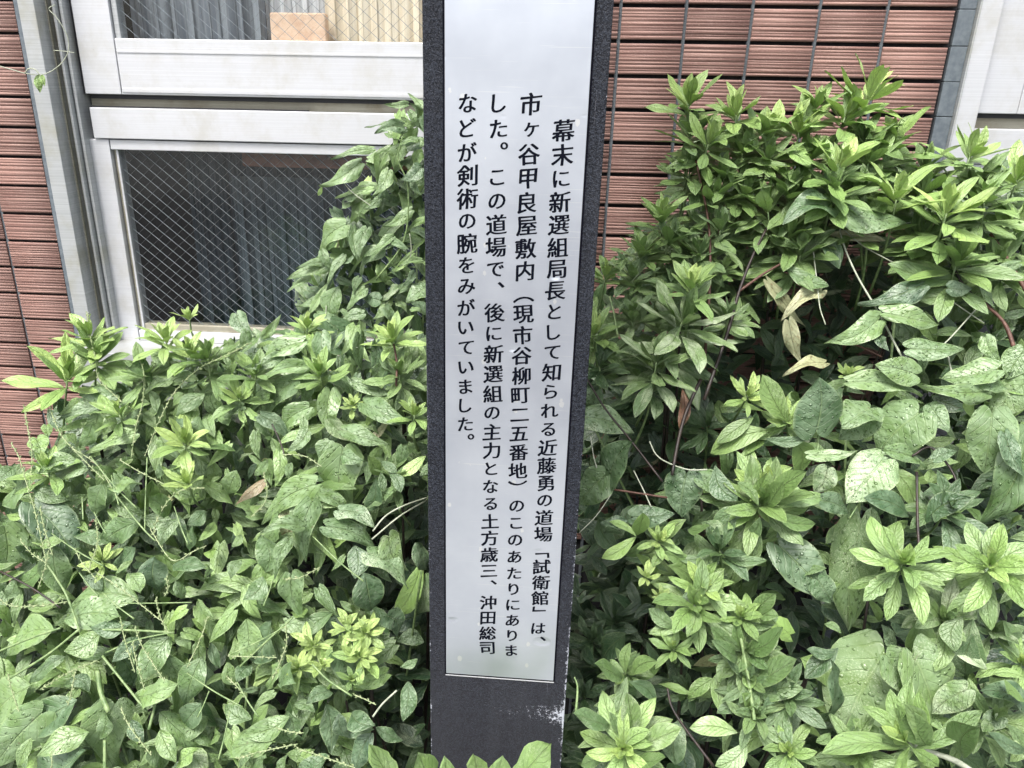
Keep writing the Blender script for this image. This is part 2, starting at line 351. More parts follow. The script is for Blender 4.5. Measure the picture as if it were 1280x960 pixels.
def tube_vf(pts, r0, r1, n=6, jitter=0.0):
    V, Fc = [], []; up = Vector((0.13, 0.2, 1)).normalized()
    for i, p in enumerate(pts):
        d = (pts[min(i + 1, len(pts) - 1)] - pts[max(i - 1, 0)]).normalized()
        a = d.cross(up)
        if a.length < 0.1: a = d.cross(Vector((1, 0, 0)))
        a.normalize(); b = d.cross(a); r = (r0 + (r1 - r0) * i / max(1, len(pts) - 1)) * (1 + rnd.uniform(-jitter, jitter))
        for k in range(n):
            t = 2 * math.pi * k / n; V.append(p + (a * math.cos(t) + b * math.sin(t)) * r)
    for i in range(len(pts) - 1):
        for k in range(n):
            Fc.append((i * n + k, i * n + (k + 1) % n, (i + 1) * n + (k + 1) % n, (i + 1) * n + k))
    Fc.append(tuple(range(n - 1, -1, -1))); Fc.append(tuple((len(pts) - 1) * n + k for k in range(n)))
    return V, Fc

# ------------------------------------------------------------------ ground
def sheet(name, x0, x1, y0, y1, z, mat, nx=1, ny=1, amp=0.0):
    V, Fc = [], []
    for j in range(ny + 1):
        for i in range(nx + 1):
            V.append((x0 + (x1 - x0) * i / nx, y0 + (y1 - y0) * j / ny, z + rnd.uniform(-amp, amp)))
    for j in range(ny):
        for i in range(nx):
            a = j * (nx + 1) + i; Fc.append((a, a + 1, a + nx + 2, a + nx + 1))
    return structure(mesh_obj(name, V, Fc, mat))
sheet('ground', -200, 200, -200, 200, -0.15, M['pave'])
sheet('pavement', -6, 6, -1.6, 0.36, -0.004, M['pave'])
sheet('road', -60, 60, -9, -1.76, -0.14, M['asphalt'])
structure(box('kerb', -6, 6, -1.75, -1.6, -0.15, 0.0, M['render'], bevel=0.006))
structure(box('planter_kerb', -6, 6, 0.37, 0.44, -0.1, 0.12, M['render'], bevel=0.006))
sheet('soil', -6, 6, 0.44, 1.34, 0.05, M['soil'], 120, 20, 0.015)

# ------------------------------------------------------------------ wall
WALL_Y = 1.32
house = thing('tiled_building', 'building wall of ribbed reddish brown tiles with dark joints between the aluminium windows', 'building', (0, WALL_Y, 0))
ZB, ZT = 0.0, 2.6
def tile_mesh(k, wdt=0.0935, hgt=0.0442, dep=0.009):
    r = random.Random(k); prof = []; nrib = r.choice([8, 9, 9, 10]); zs = [0.0]
    for i in range(nrib): zs.append(zs[-1] + r.uniform(0.6, 1.6))
    tot = zs[-1]
    for i in range(nrib):
        z0 = zs[i] / tot * hgt; d = r.uniform(0.0008, 0.0022); f = r.uniform(0, 0.0004)
        if i: prof += [(z0 - 0.0007, f), (z0, d), (z0 + 0.0008, r.uniform(0, 0.0005))]
    prof = [(0.0, 0.0)] + prof + [(hgt, 0.0003)]
    V, Fc = [], []
    for z, d in prof:
        V += [(-wdt / 2, -dep + d, z - hgt / 2), (wdt / 2, -dep + d, z - hgt / 2)]
    n = len(prof)
    for i in range(n - 1): Fc.append((2 * i, 2 * i + 1, 2 * i + 3, 2 * i + 2))
    k0 = len(V); V += [(-wdt / 2, 0, -hgt / 2), (wdt / 2, 0, -hgt / 2), (wdt / 2, 0, hgt / 2), (-wdt / 2, 0, hgt / 2)]
    Fc += [(0, k0, k0 + 1, 1), (2 * n - 2, 2 * n - 1, k0 + 2, k0 + 3)]
    Fc.append(tuple([2 * i for i in range(n)] + [k0 + 3, k0])); Fc.append(tuple([2 * i + 1 for i in range(n - 1, -1, -1)] + [k0 + 1, k0 + 2]))
    me = bpy.data.meshes.new('tile'); me.from_pydata(V, [], Fc); me.update(); me.materials.append(M['tile'])
    me.polygons.foreach_set('use_smooth', [i < n - 1 for i in range(len(Fc))])
    return me
TM = [tile_mesh(k) for k in range(7)]
TM_half = [tile_mesh(k + 20, 0.045) for k in range(3)]
def add_tile(x, z, m):
    o = bpy.data.objects.new('tile', m); col.objects.link(o); o.parent = house
    o.location = (x + rnd.uniform(-.0003, .0003), -0.0005 + rnd.uniform(-.0006, .0006), z)
    o.rotation_euler = (rnd.uniform(-.006, .006), rnd.uniform(-.003, .003), rnd.uniform(-.004, .004))
PW, PHR, PHL = 0.0985, 0.0500, 0.0488
mort = []; low = []
# right field: joints from x=-0.0995
xr0 = 0.0965 - 2 * PW
zr0 = 1.5 + 0.0165
for i in range(7):
    x0 = xr0 + i * PW
    if i: mort.append((x0 - 0.0026, x0 + 0.0026, WALL_Y - 0.0060, WALL_Y - 0.0005, 0.02, 2.2))
    if x0 + PW > 0.60: continue
    for j in range(-17, 4):
        add_tile(x0 + PW / 2, zr0 + PHR * (j + 0.5), rnd.choice(TM))
# left field: right edge at -0.876
for i in range(6):
    x1 = -0.8725 - i * PW
    mort.append((x1 - PW - 0.0022, x1 - PW + 0.0022, WALL_Y - 0.0060, WALL_Y - 0.0005, 0.02, 2.2))
    for j in range(-22, 4):
        add_tile(x1 - PW / 2, 1.5 + 0.0165 + PHL * (j + 0.5), rnd.choice(TM))
for i in range(6, 12):
    for j in range(-22, 4):
        low.append((-0.8725 - i * PW - PW + .0025, -0.8725 - i * PW - .0025, WALL_Y - .0095, WALL_Y - .0005, 1.5165 + PHL * j + .003, 1.5165 + PHL * (j + 1) - .003))
stuff(boxes('mortar_joint', mort, M['mortar'], house)); stuff(boxes('wall_tiles', low, M['tile'], house))
def slab(x0, x1, z0, z1, nm='wall_panel', m='backing'): return box(nm, x0, x1, WALL_Y, WALL_Y + 0.16, z0, z1, M[m], house)
slab(-2.2, -0.8695, 0, 2.6); slab(-0.075 - 0.04, 0.594, 0, 2.6)
WZ0 = 0.86
slab(-0.8695, -0.115, 0, WZ0 - 0.02); slab(0.594, 2.2, 0, WZ0 - 0.02)
# grey joint strip beside the right window, in short lengths
zz = 0.0; k = 0
for j in range(-26, 10):
    z0 = zr0 + PHR * j
    if z0 > 0: 
        o = box('sealant_strip', 0.5925, 0.6165, WALL_Y - 0.0075 - 0.0004 * (j % 2), WALL_Y - 0.0004, z0, z0 + PHR - 0.0008, M['sealant'], house, 0.0008)
box('sealant_strip', -0.8745, -0.8665, WALL_Y - 0.0085, WALL_Y - 0.0004, 0.8, 2.3, M['sealant'], house)

# ------------------------------------------------------------------ windows
def zat(px, py, Y): return at(px, py, Y).z
def xat(px, py, Y): return at(px, py, Y).x
SY = 1.365          # sash faces
win = thing('aluminium_window', 'large aluminium window with wired glass, upper sash over a dark lower pane, left of the post', 'window', (-0.5, SY, WZ0))
XL, XR = -0.8660, -0.118
def wbox(n, x0, x1, y0, y1, z0, z1, m='alu', bevel=0.0012, p=None): return box(n, x0, x1, y0, y1, z0, z1, M[m], p or win, bevel)
XI = -0.838
wbox('frame', XL, XI, WALL_Y - 0.012, WALL_Y + 0.12, WZ0 - 0.03, 2.3, 'alu_frame')
wbox('frame', XI - 0.001, XI + 0.010, SY - 0.012, WALL_Y + 0.12, WZ0, 2.3, 'alu_dirty')
wbox('guide_rail', XI + 0.010, XI + 0.0145, SY - 0.026, WALL_Y + 0.12, WZ0, 2.3, 'alu_frame', 0.0008)
wbox('guide_rail', XI + 0.0165, XI + 0.022, SY - 0.016, WALL_Y + 0.12, WZ0, 2.3, 'alu_frame', 0.0008)
wbox('guide_rail', XI - 0.0002, XI + 0.0022, WALL_Y + 0.018, WALL_Y + 0.022, WZ0, 2.3, 'alu_dirty', 0.0004)
wbox('frame', XR, XR + 0.03, WALL_Y - 0.012, WALL_Y + 0.12, WZ0 - 0.03, 2.3, 'alu_frame')
# upper sash
ux0 = xat(88, 0, SY); ux1 = xat(135, 0, SY); uz0 = zat(300, 121, SY); uz1 = zat(300, 50, SY)
up = 0.0
wbox('gap_shade', ux0 - 0.014, ux0 - 0.001, SY + 0.006, SY + 0.05, uz0, 2.3, 'gap_shade', 0)  # black strip painting the shaded gap beside the stile
wbox('sash_stile', ux0, ux1 - 0.0006, SY, SY + 0.035, uz0, 2.3)
wbox('sash_rail', ux1 + 0.0006, XR - 0.001, SY + 0.0008, SY + 0.035, uz0, uz1)
wbox('rail_rib', ux1 + 0.002, XR - 0.001, SY - 0.0006, SY + 0.001, uz1 - 0.022, uz1 - 0.0195, 'alu', 0)
wbox('rail_rib', ux1 + 0.002, XR - 0.001, SY - 0.0008, SY + 0.001, uz0 + 0.004, uz0 + 0.009, 'alu', 0)
wbox('glazing_bead', ux1 + 0.0005, ux1 + 0.010, SY + 0.006, SY + 0.03, uz1 + 0.0003, 2.3, 'alu_frame')
# recess between upper and lower, its shade drawn as black strips
lz1 = zat(300, 138, SY)
wbox('transom_gap', ux0 - 0.004, XR - 0.001, SY + 0.022, SY + 0.05, lz1 - 0.001, uz0 + 0.004, 'alu_dirty', 0)
wbox('gap_shade', ux0 + 0.002, XR - 0.001, SY + 0.012, SY + 0.020, uz0 - 0.0075, uz0 - 0.001, 'gap_shade', 0)
wbox('gap_shade', ux0 + 0.002, XR - 0.3, SY + 0.006, SY + 0.012, lz1 - 0.002, lz1 + 0.0025, 'gap_shade', 0)
# lower sash
lzr = zat(300, 177.5, SY); lzb = zat(300, 191, SY)
lx0 = xat(107.5, 172, SY); lx1 = xat(135.5, 172, SY)
wbox('sash_rail', ux0 + 0.005, XR - 0.001, SY - 0.004, SY + 0.03, lzr + 0.0008, lz1)
wbox('sash_stile', lx0, lx1 - 0.0006, SY, SY + 0.03, WZ0 + 0.045, lzr - 0.0008)
wbox('sash_rail', lx1 + 0.0006, XR - 0.001, SY + 0.001, SY + 0.03, lzb, lzr - 0.0012)
wbox('glazing_bead', lx1 + 0.0005, lx1 + 0.0060, SY + 0.010, SY + 0.03, WZ0 + 0.06, lzb - 0.0004, 'alu_dirty')
wbox('glazing_bead', lx1 + 0.0062, lx1 + 0.0105, SY + 0.006, SY + 0.03, WZ0 + 0.06, lzb - 0.0004, 'alu')
gz0 = zat(260, 409, SY)
wbox('sash_rail', lx1 + 0.0006, XR - 0.001, SY + 0.001, SY + 0.03, gz0 - 0.032, gz0 - 0.012)
wbox('glazing_bead', lx1 + 0.0106, XR - 0.001, SY + 0.008, SY + 0.03, gz0 - 0.0118, gz0, 'alu_dirty')
wbox('sill', XL, XR + 0.03, WALL_Y - 0.035, WALL_Y + 0.12, WZ0 - 0.02, gz0 - 0.0325, 'alu_frame')
# panes with embedded wire lattice
def pane(x0, x1, z0, z1, yy, parent):
    g = box('glass_pane', x0, x1, yy, yy + 0.0035, z0, z1, M['glass'], parent)
    for sgn, rr in ((-1, 0.00043), (1, 0.00024)):
        V, Fc = [], []; step = 0.0245; sl_ = 0.86
        c0 = z0 - abs(sl_) * (x1 - x0) - 0.1; c = c0
        while c < z1 + abs(sl_) * (x1 - x0) + 0.1:
            # line z = c + sgn*sl*(x-x0)
            ts = []
            xa, xb = x0, x1
            f_ = lambda x: c + sgn * sl_ * (x - x0)
            lo, hi = (z0 - c) / (sgn * sl_) + x0, (z1 - c) / (sgn * sl_) + x0
            if lo > hi: lo, hi = hi, lo
            xa, xb = max(x0, lo), min(x1, hi)
            if xb - xa > 0.002:
                nseg = max(1, int((xb - xa) / 0.05)); pts = [Vector((xa + (xb - xa) * q / nseg, yy - 0.0007 + sgn * 0.0002, f_(xa + (xb - xa) * q / nseg) + rnd.uniform(-.0004, .0004))) for q in range(nseg + 1)]
                v, f = tube_vf(pts, rr, rr, 4); k = len(V); V += v; Fc += [tuple(i + k for i in q) for q in f]
            c += step * sl_
        stuff(mesh_obj('wire_mesh', V, Fc, M['wire' if sgn < 0 else 'wire_shaded'], parent))  # lit tone one way, shaded tone the other
pane(ux1 + 0.0102, XR - 0.0012, uz1 + 0.0006, 2.25, SY + 0.014, win)
pane(lx1 + 0.0108, XR - 0.0012, gz0 + 0.0004, lzb - 0.0006, SY + 0.014, win)
# curtains and things inside (each a thing of its own)
def curtain(name, label, x0, x1, z0, z1, y, pitch, amp, mat):
    V, Fc = [], []; n = int((x1 - x0) / pitch * 12); x = x0
    for i in range(n + 1):
        x = x0 + (x1 - x0) * i / n; ph = (x - x0) / pitch * 2 * math.pi
        yy = y + amp * math.sin(ph + 0.5 * math.sin(ph * 0.31)) * (0.8 + 0.4 * math.sin(ph * 0.17))
        V += [(x + 0.15 * pitch * math.sin(2 * ph), yy, z0), (x + 0.15 * pitch * math.sin(2 * ph), yy, z1)]
        if i: Fc.append((2 * i - 2, 2 * i, 2 * i + 1, 2 * i - 1))
    o = mesh_obj(name, V, Fc, mat, None, True); o['label'] = label; o['category'] = 'curtain'; return o
CYp = SY + 0.062
curtain('curtain', 'grey blue pleated curtain behind the upper glass, next to its left edge', -0.74, -0.50, uz1 - 0.12, 2.3, CYp, 0.030, 0.010, M['cloth_blue'])
curtain('curtain', 'pale grey pleated curtain in the middle of the upper pane', -0.505, -0.385, uz1 - 0.12, 2.3, CYp + 0.018, 0.020, 0.006, M['cloth_grey'])
curtain('curtain', 'beige curtain in the upper pane close to the post', -0.395, -0.12, uz1 - 0.12, 2.3, CYp, 0.024, 0.006, M['cloth_beige'])
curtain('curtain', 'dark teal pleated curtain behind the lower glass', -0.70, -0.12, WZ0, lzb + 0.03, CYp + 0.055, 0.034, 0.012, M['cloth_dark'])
curtain('reflection_curtain', 'thin curtain standing in for the faint reflection in the middle of the lower glass', -0.60, -0.13, WZ0, lzb - 0.05, CYp + 0.026, 0.026, 0.006, M['cloth_mid'])
ob = box('woven_box', xat(345, 20, CYp), xat(413, 20, CYp), CYp - 0.035, CYp - 0.012, zat(380, 70, CYp), zat(380, 18, CYp), M['orange'], None, 0.003)
ob['label'] = 'orange woven box standing behind the upper glass'; ob['category'] = 'box'
ob = box('wooden_shelf', xat(315, 200, CYp + .02), -0.13, CYp - 0.03, CYp + 0.0, zat(380, 208, CYp), zat(380, 190, CYp), M['wood'], None, 0.003)
ob['label'] = 'reddish wooden shelf edge behind the top of the lower glass'; ob['category'] = 'shelf'
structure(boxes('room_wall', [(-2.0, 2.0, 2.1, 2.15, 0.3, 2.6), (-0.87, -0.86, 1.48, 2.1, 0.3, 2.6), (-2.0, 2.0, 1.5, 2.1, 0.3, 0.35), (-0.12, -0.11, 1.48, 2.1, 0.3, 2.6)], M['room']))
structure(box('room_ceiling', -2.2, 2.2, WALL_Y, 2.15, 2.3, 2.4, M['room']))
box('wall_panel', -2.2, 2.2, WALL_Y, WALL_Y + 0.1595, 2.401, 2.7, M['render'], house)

# right window
win2 = thing('aluminium_window', 'pale aluminium window at the right edge beyond the grey joint strip', 'window', (0.9, SY, WZ0))
FX = 0.6168; RY = 1.330
fr2 = xat(1248 - 3, 0, WALL_Y)
def rbox(n, x0, x1, y0, y1, z0, z1, m='alu', bevel=0.0012): return box(n, x0, x1, y0, y1, z0, z1, M[m], win2, bevel)
rbox('frame', FX, FX + 0.003, WALL_Y - 0.016, WALL_Y + 0.1, WZ0 - 0.03, 2.3, 'alu_frame', 0.0006)
rbox('frame', FX + 0.0032, FX + 0.034, WALL_Y - 0.013, WALL_Y + 0.1, WZ0 - 0.03, 2.3, 'alu')
gz = zat(1240, 142, RY); gz2 = zat(1240, 161, RY); gz3 = zat(1240, 205, RY); gz4 = zat(1240, 219, RY)
rbox('sash_stile', FX + 0.0345, xat(1271, 142, RY), RY, RY + 0.03, gz, 2.3)
rbox('sash_rail', xat(1271, 142, RY) + 0.001, 1.5, RY + 0.001, RY + 0.03, gz, gz + 0.09)
rbox('transom_gap', FX + 0.0345, 1.5, RY + 0.018, RY + 0.05, gz2 - 0.001, gz + 0.003, 'alu_dirty', 0)
rbox('gap_shade', FX + 0.0345, 1.5, RY + 0.008, RY + 0.017, gz - 0.007, gz - 0.0006, 'gap_shade', 0)  # black strip for the shade under the upper sash
rbox('sash_rail', FX + 0.0345, 1.5, RY - 0.002, RY + 0.03, gz3, gz2)
rbox('sash_rail', FX + 0.0345, 1.5, RY + 0.002, RY + 0.03, gz4, gz3 - 0.0014)
rbox('sash_rail', FX + 0.0345, 1.5, RY + 0.004, RY + 0.03, gz4 - 0.05, gz4 - 0.0014)
rbox('sash_rail', FX + 0.0345, 1.5, RY + 0.002, RY + 0.03, WZ0 - 0.02, WZ0 + 0.05)
rbox('glass_pane', FX + 0.035, 1.5, RY + 0.016, RY + 0.02, gz + 0.0905, 2.3, 'glass', 0)
rbox('glass_pane', FX + 0.035, 1.5, RY + 0.016, RY + 0.02, WZ0 + 0.0505, gz4 - 0.051, 'glass', 0)

# ------------------------------------------------------------------ post
PY = 0.67; PXC = (-0.107 + 0.0436) / 2; PW2 = (0.0436 + 0.107) / 2
post = thing('information_post', 'dark square post with long silver plate of black Japanese writing', 'signpost', (PXC, PY + 0.075, 0))
body = box('post_body', -PW2, PW2, -0.075, 0.075, -1.62, 1.0, M['post'], None, 0.0012)
body.parent = post; body.location = (0, 0, 1.5)
PZB = 1.5 - 0.6045; PXL, PXRR = -0.0888, 0.0288
gro = boxes('plate_groove', [(PXL - .0017, PXRR + .0017, PY - 0.0006, PY + 0.001, PZB - .0020, 2.4)], M['groove'], post)
plate = box('steel_plate', PXL - PXC, PXRR - PXC, -0.0012, 0.0012, PZB - 1.5, 0.9, M['plate'], None, 0.0003)
plate.parent = post; plate.location = (0, -0.075, 1.5)
cap = box('post_cap', -PW2 - .002, PW2 + .002, -0.077, 0.077, 1.0, 1.012, M['post'], None, 0.002); cap.parent = post; cap.location = (0, 0, 1.5)
lip = box('plate_lip', PXL - 0.0008, PXRR + 0.0008, PY - 0.0009, PY - 0.0002, PZB - 0.0033, PZB - 0.0022, M['alu'], post)

# writing, glyph by glyph from the built-in font, in four columns
dg = bpy.context.evaluated_depsgraph_get()
FONT = None
def glyph(ch, cache={}):
    if ch in cache: return cache[ch]
    cu = bpy.data.curves.new('g', 'FONT'); cu.body = ch; cu.size = 1.0
    cu.resolution_u = 3
    o = bpy.data.objects.new('g', cu); col.objects.link(o); bpy.context.view_layer.update()
    d = bpy.context.evaluated_depsgraph_get(); oe = o.evaluated_get(d)
    me = bpy.data.meshes.new_from_object(oe)
    V = [(v.co.x, v.co.y) for v in me.vertices]; Fc = [tuple(p.vertices) for p in me.polygons]
    bpy.data.objects.remove(o); bpy.data.meshes.remove(me)
    cache[ch] = (V, Fc); return cache[ch]
COLS = [
    ('幕末に新選組局長として知られる近藤勇の道場﹁試衛館﹂は、', (702, 163), (674, 803)),
    ('市ヶ谷甲良屋敷内︵現市谷柳町二五番地︶のこのあたりにありま', (664, 130), (639, 812)),
    ('した。この道場で、後に新選組の主力となる土方歳三、沖田総司', (624, 129), (609, 809)),
    ('などが剣術の腕をみがいていました。', (587, 129), (580, 552)),
]
KANA = set('なにのとしてらるれるはこあたりまでがみどをいヶ')
for text, pa, pb in COLS:
    A, B = at(pa[0], pa[1], PY), at(pb[0], pb[1], PY)
    n = len(text); V, Fc = [], []
    xc = (A.x + B.x) / 2
    pitch = (A.z - B.z) / (n - 1)
    for i, ch in enumerate(text):
        gv, gf = glyph(ch)
        if not gv: continue
        cz = A.z - pitch * i; sz = 0.0187
        if ch in KANA: sz *= 0.90
        if ch == 'ヶ': sz *= 0.95
        if ch in '。、': ox, oz = 0.0062, 0.0068
        elif ch == 'ヶ': ox, oz = 0.001, 0.0
        else: ox = oz = 0
        xs = [p[0] for p in gv]; ys = [p[1] for p in gv]
        if ch in '。、': mx, my = 0.25, 0.12
        elif ch in '﹁﹂︵︶': mx, my = (min(xs) + max(xs)) / 2, 0.38
        else: mx, my = (min(xs) + max(xs)) / 2, (min(ys) + max(ys)) / 2
        k_ = i
        # pen width: the thin strokes are laid side by side, wider across than upright
        for q_, (sx_, sy_, ro_) in enumerate(((0, 0, 0), (-.027, -.004, .022), (.027, -.002, .022), (-.012, .006, -.020), (.014, .006, -.018), (.0, -.010, .035))):
            k = len(V)
            for (gx, gy) in gv:
                X, Z = (gx - mx) + sx_, (gy - my) + sy_
                X, Z = X - ro_ * Z, Z + ro_ * X
                X += .018 * math.sin(5 * Z + k_ * 1.7)
                Z += 0.085 * X + 0.05 * X * abs(X)       # brush letters climb to the right
                V.append((xc + ox + X * sz, PY - 0.00140 - q_ * 0.00001, cz + oz + Z * sz))
            Fc += [tuple(q + k for q in f) for f in gf]
    o = mesh_obj('inscription', V, Fc, M['ink'], None)
    o.parent = plate; o.location = -(post.location + plate.location)

# ------------------------------------------------------------------ leaves
PROF = {
    'a': [(0, .03), (.1, .30), (.25, .68), (.45, .97), (.6, 1), (.75, .86), (.88, .53), (.96, .22), (1, 0)],
    'v': [(0, .74), (.05, .93), (.14, 1), (.3, .95), (.5, .74), (.7, .47), (.85, .24), (.95, .08), (1, 0)],
    'h': [(0, .78), (.05, .92), (.18, 1), (.36, .99), (.56, .84), (.75, .56), (.9, .25), (1, 0)],
    'o': [(0, .05), (.1, .45), (.25, .84), (.42, 1), (.6, .90), (.78, .58), (.9, .27), (1, 0)],
}
NOMW = {'a': .35, 'v': .46, 'h': .78, 'o': .47}
def interp(tab, t):
    for (a, b), (c, d) in zip(tab, tab[1:]):
        if t <= c: return b + (d - b) * (t - a) / (c - a)
    return tab[-1][1]
def leaf_geo(kind, var, hi):
    r = random.Random(kind + str(var) + str(hi)); W = NOMW[kind]
    rows = 12 if hi else 6
    S = ((-1, -.9, -.7, -.45, -.2, 0, .2, .45, .7, .9, 1) if kind in 'vh' else (-1, -.78, -.4, 0, .4, .78, 1)) if hi else (-1, -.55, 0, .55, 1)
    bend = r.uniform(0.1, 1.25) if var < 5 else r.uniform(-0.4, 0.25)
    fold = r.uniform(0.10, 0.60); wave = r.uniform(0.02, 0.075); ph = r.uniform(0, 6); tw = r.uniform(-.6, .6)
    if kind == 'a': wave *= .35; tw *= .45; fold = min(fold, .45); bend *= .75
    if kind == 'h': bend *= .55; tw *= .6; fold *= .7
    asym = r.uniform(-.06, .06); bit = (hi and var in (6, 7))
    ts = [(i / rows) ** 0.9 if kind in 'vh' else i / rows for i in range(rows + 1)]
    y = z = 0; V, UV, Fc = [], [], []; prev = 0; th0 = -bend * 0.45
    side = r.uniform(-.13, .13)
    for i, t in enumerate(ts):
        th = th0 + bend * t
        y += math.cos(th) * (t - prev); z -= math.sin(th) * (t - prev); prev = t
        hw = 0.5 * W * max(interp(PROF[kind], t), 0.012)
        cxx = side * math.sin(math.pi * t)
        ang = tw * (t - .3)
        for s in S:
            hh = hw * (1 + asym * (1 if s > 0 else -1))
            if bit and abs(s) > 0.7 and 0.15 < t < 0.95:
                hh *= 1 - r.choice([0, 0, 0, .10, .28])
            x = s * hh * math.cos(fold * .8)
            zz = abs(s) * hh * math.sin(fold) - 0.25 * s * s * hh + wave * math.sin(9 * t + ph + (1.7 if s > 0 else 0)) * s * s
            yy = -0.0
            if kind in 'vh': yy = -math.sin(math.pi * .88 * abs(s) ** .8) * (0.15 if kind == 'h' else 0.10) * (1 - t) ** 6 + abs(s) ** 4 * .06 * (1 - t) ** 8
            xr, zr = x * math.cos(ang) - zz * math.sin(ang), x * math.sin(ang) + zz * math.cos(ang)
            V.append([cxx + xr, y + yy, z + zr]); UV.append((0.5 + 0.5 * s, t))
    n = len(S)
    for i in range(rows):
        for j in range(n - 1):
            a = i * n + j; Fc.append((a, a + 1, a + n + 1, a + n))
    # straighten so that base->tip runs along +Y with unit length
    tip = Vector(V[rows * n + n // 2]); L = tip.length; ang = math.atan2(tip.z, tip.y)
    ca, sa = math.cos(-ang), math.sin(-ang)
    V = [((x) / L, (y_ * ca - z_ * sa) / L, (y_ * sa + z_ * ca) / L) for x, y_, z_ in V]
    return np.array(V), Fc, UV
NV = 8
GEO = {}; LM = {}
for kind in 'avho':
    for var in range(NV):
        for hi in (False, True):
            V, Fc, UV = leaf_geo(kind, var, hi); GEO[kind, var, hi] = (V, Fc, UV)
            me = bpy.data.meshes.new('leaf'); me.from_pydata(V.tolist(), [], Fc); me.update()
            ul = me.uv_layers.new(name='UVMap')
            for lp in me.loops: ul.data[lp.index].uv = UV[lp.vertex_index]
            me.polygons.foreach_set('use_smooth', [True] * len(Fc)); me.materials.append(M['leaf'])
            LM[kind, var, hi] = me

class Plant:
    all = []
    def __init__(s, name, label, cat, x, y, group=None, bark='bark'):
        s.root = thing(name, label, cat, (x, y, 0.05), group); s.leaves = []; s.bark = bark; Plant.all.append(s); s.stems = {}
    def leaf(s, B, T, n, kind, wr, tone, frost, dry=0.0, wet=0.0, prio=0, var=None):
        Y = T - B; L = Y.length
        if L < 1e-4: return
        Y /= L; X = Y.cross(n)
        if X.length < .05: X = Y.cross(Vector((1, .3, .2)))
        X.normalize(); Z = X.cross(Y)
        if var is None: var = rnd.randrange(6)
        m = Matrix((( X.x * L * wr / NOMW[kind], Y.x * L, Z.x * L, B.x), (X.y * L * wr / NOMW[kind], Y.y * L, Z.y * L, B.y), (X.z * L * wr / NOMW[kind], Y.z * L, Z.z * L, B.z), (0, 0, 0, 1)))
        s.leaves.append((prio + L * 3 - B.y * .2, m, kind, var, (tone, frost, dry, wet)))
    def tube(s, pts, r0, r1, mat, name='stem', n=6, sub=5, jit=0.08):
        v, f = tube_vf(smooth_line(pts, sub), r0, r1, n, jit)
        s.stems.setdefault((name, mat), []).append((v, f))
    def finish(s):
        s.leaves.sort(key=lambda q: -q[0])
        top, rest = s.leaves[:300], s.leaves[300:]
        rl = Matrix.Translation(-s.root.location)
        for pr, m, kind, var, c in top:
            L = m.col[1].to_3d().length
            o = bpy.data.objects.new('leaf', LM[kind, var, pr > 1 or L > 0.06]); col.objects.link(o); o.parent = s.root
            o.matrix_basis = rl @ m; o.color = c
        if rest:
            Vs, Fs, UVs, C, R = [], [], [], [], []; k = 0
            for pr, m, kind, var, c in rest:
                V, Fc, UV = GEO[kind, var, False]; A = np.array(rl @ m)
                Vs.append(V @ A[:3, :3].T + A[:3, 3]); Fs.append(np.array(Fc) + k); k += len(V)
                UVs.append(np.array(UV)); C.append(np.tile(c, (len(V), 1))); R.append(np.full(len(V), rnd.random()))
            Vs = np.concatenate(Vs); Fs = np.concatenate(Fs); UVs = np.concatenate(UVs); C = np.concatenate(C); R = np.concatenate(R)
            me = bpy.data.meshes.new('foliage'); me.vertices.add(len(Vs)); me.vertices.foreach_set('co', Vs.ravel())
            me.loops.add(Fs.size); me.loops.foreach_set('vertex_index', Fs.ravel()); me.polygons.add(len(Fs))
            me.polygons.foreach_set('loop_start', np.arange(len(Fs)) * 4); me.update(calc_edges=True)
            me.polygons.foreach_set('use_smooth', np.ones(len(Fs), bool))
            ul = me.uv_layers.new(name='UVMap'); ul.data.foreach_set('uv', UVs[Fs.ravel()].ravel())
            a = me.attributes.new('leafcol', 'FLOAT_COLOR', 'POINT'); a.data.foreach_set('color', C.ravel())
            a = me.attributes.new('leafrand', 'FLOAT', 'POINT'); a.data.foreach_set('value', R)
            me.materials.append(M['leafmass'])
            o = bpy.data.objects.new('foliage', me); col.objects.link(o); o.parent = s.root; o['kind'] = 'stuff'
        for (name, mat), lst in s.stems.items():
            for v, f in lst: mesh_obj(name, v, f, M[mat], s.root, True)

P = {}
def plant(key, *a, **k): P[key] = Plant(*a, **k)
plant('r1', 'azalea_shrub', 'tall azalea shrub with upright bright shoots against the brown tiles, right of the post', 'shrub', 0.42, 1.15, 'azalea shrubs')
plant('r2', 'azalea_shrub', 'azalea shrub with pale speckled drooping leaves beside the right edge of the post', 'shrub', 0.22, 1.08, 'azalea shrubs')
plant('r3', 'azalea_shrub', 'azalea shrub with fresh green shoots low in the middle of the right-hand bushes', 'shrub', 0.30, 0.80, 'azalea shrubs')
plant('r4', 'azalea_shrub', 'azalea shrub with two large bright rosettes at the lower right', 'shrub', 0.50, 0.72, 'azalea shrubs')
plant('r5', 'azalea_shrub', 'low shaded azalea with a yellow-green rosette at the foot of the post', 'shrub', 0.13, 0.68, 'azalea shrubs')
plant('vr', 'climbing_vine', 'wet heart-leaved vine winding through the right-hand azaleas over a dark gap', 'vine', 0.55, 0.95, 'climbing vines')
plant('l1', 'azalea_shrub', 'azalea with bright shoots in front of the window corner at the far left', 'shrub', -0.75, 1.08, 'azalea shrubs')
plant('l2', 'azalea_shrub', 'azalea with small fresh rosettes close to the left edge of the post', 'shrub', -0.22, 1.05, 'azalea shrubs')
plant('l3', 'azalea_shrub', 'small yellow-green azalea sprig in the dark hollow left of the post foot', 'shrub', -0.2, 0.80, 'azalea shrubs')
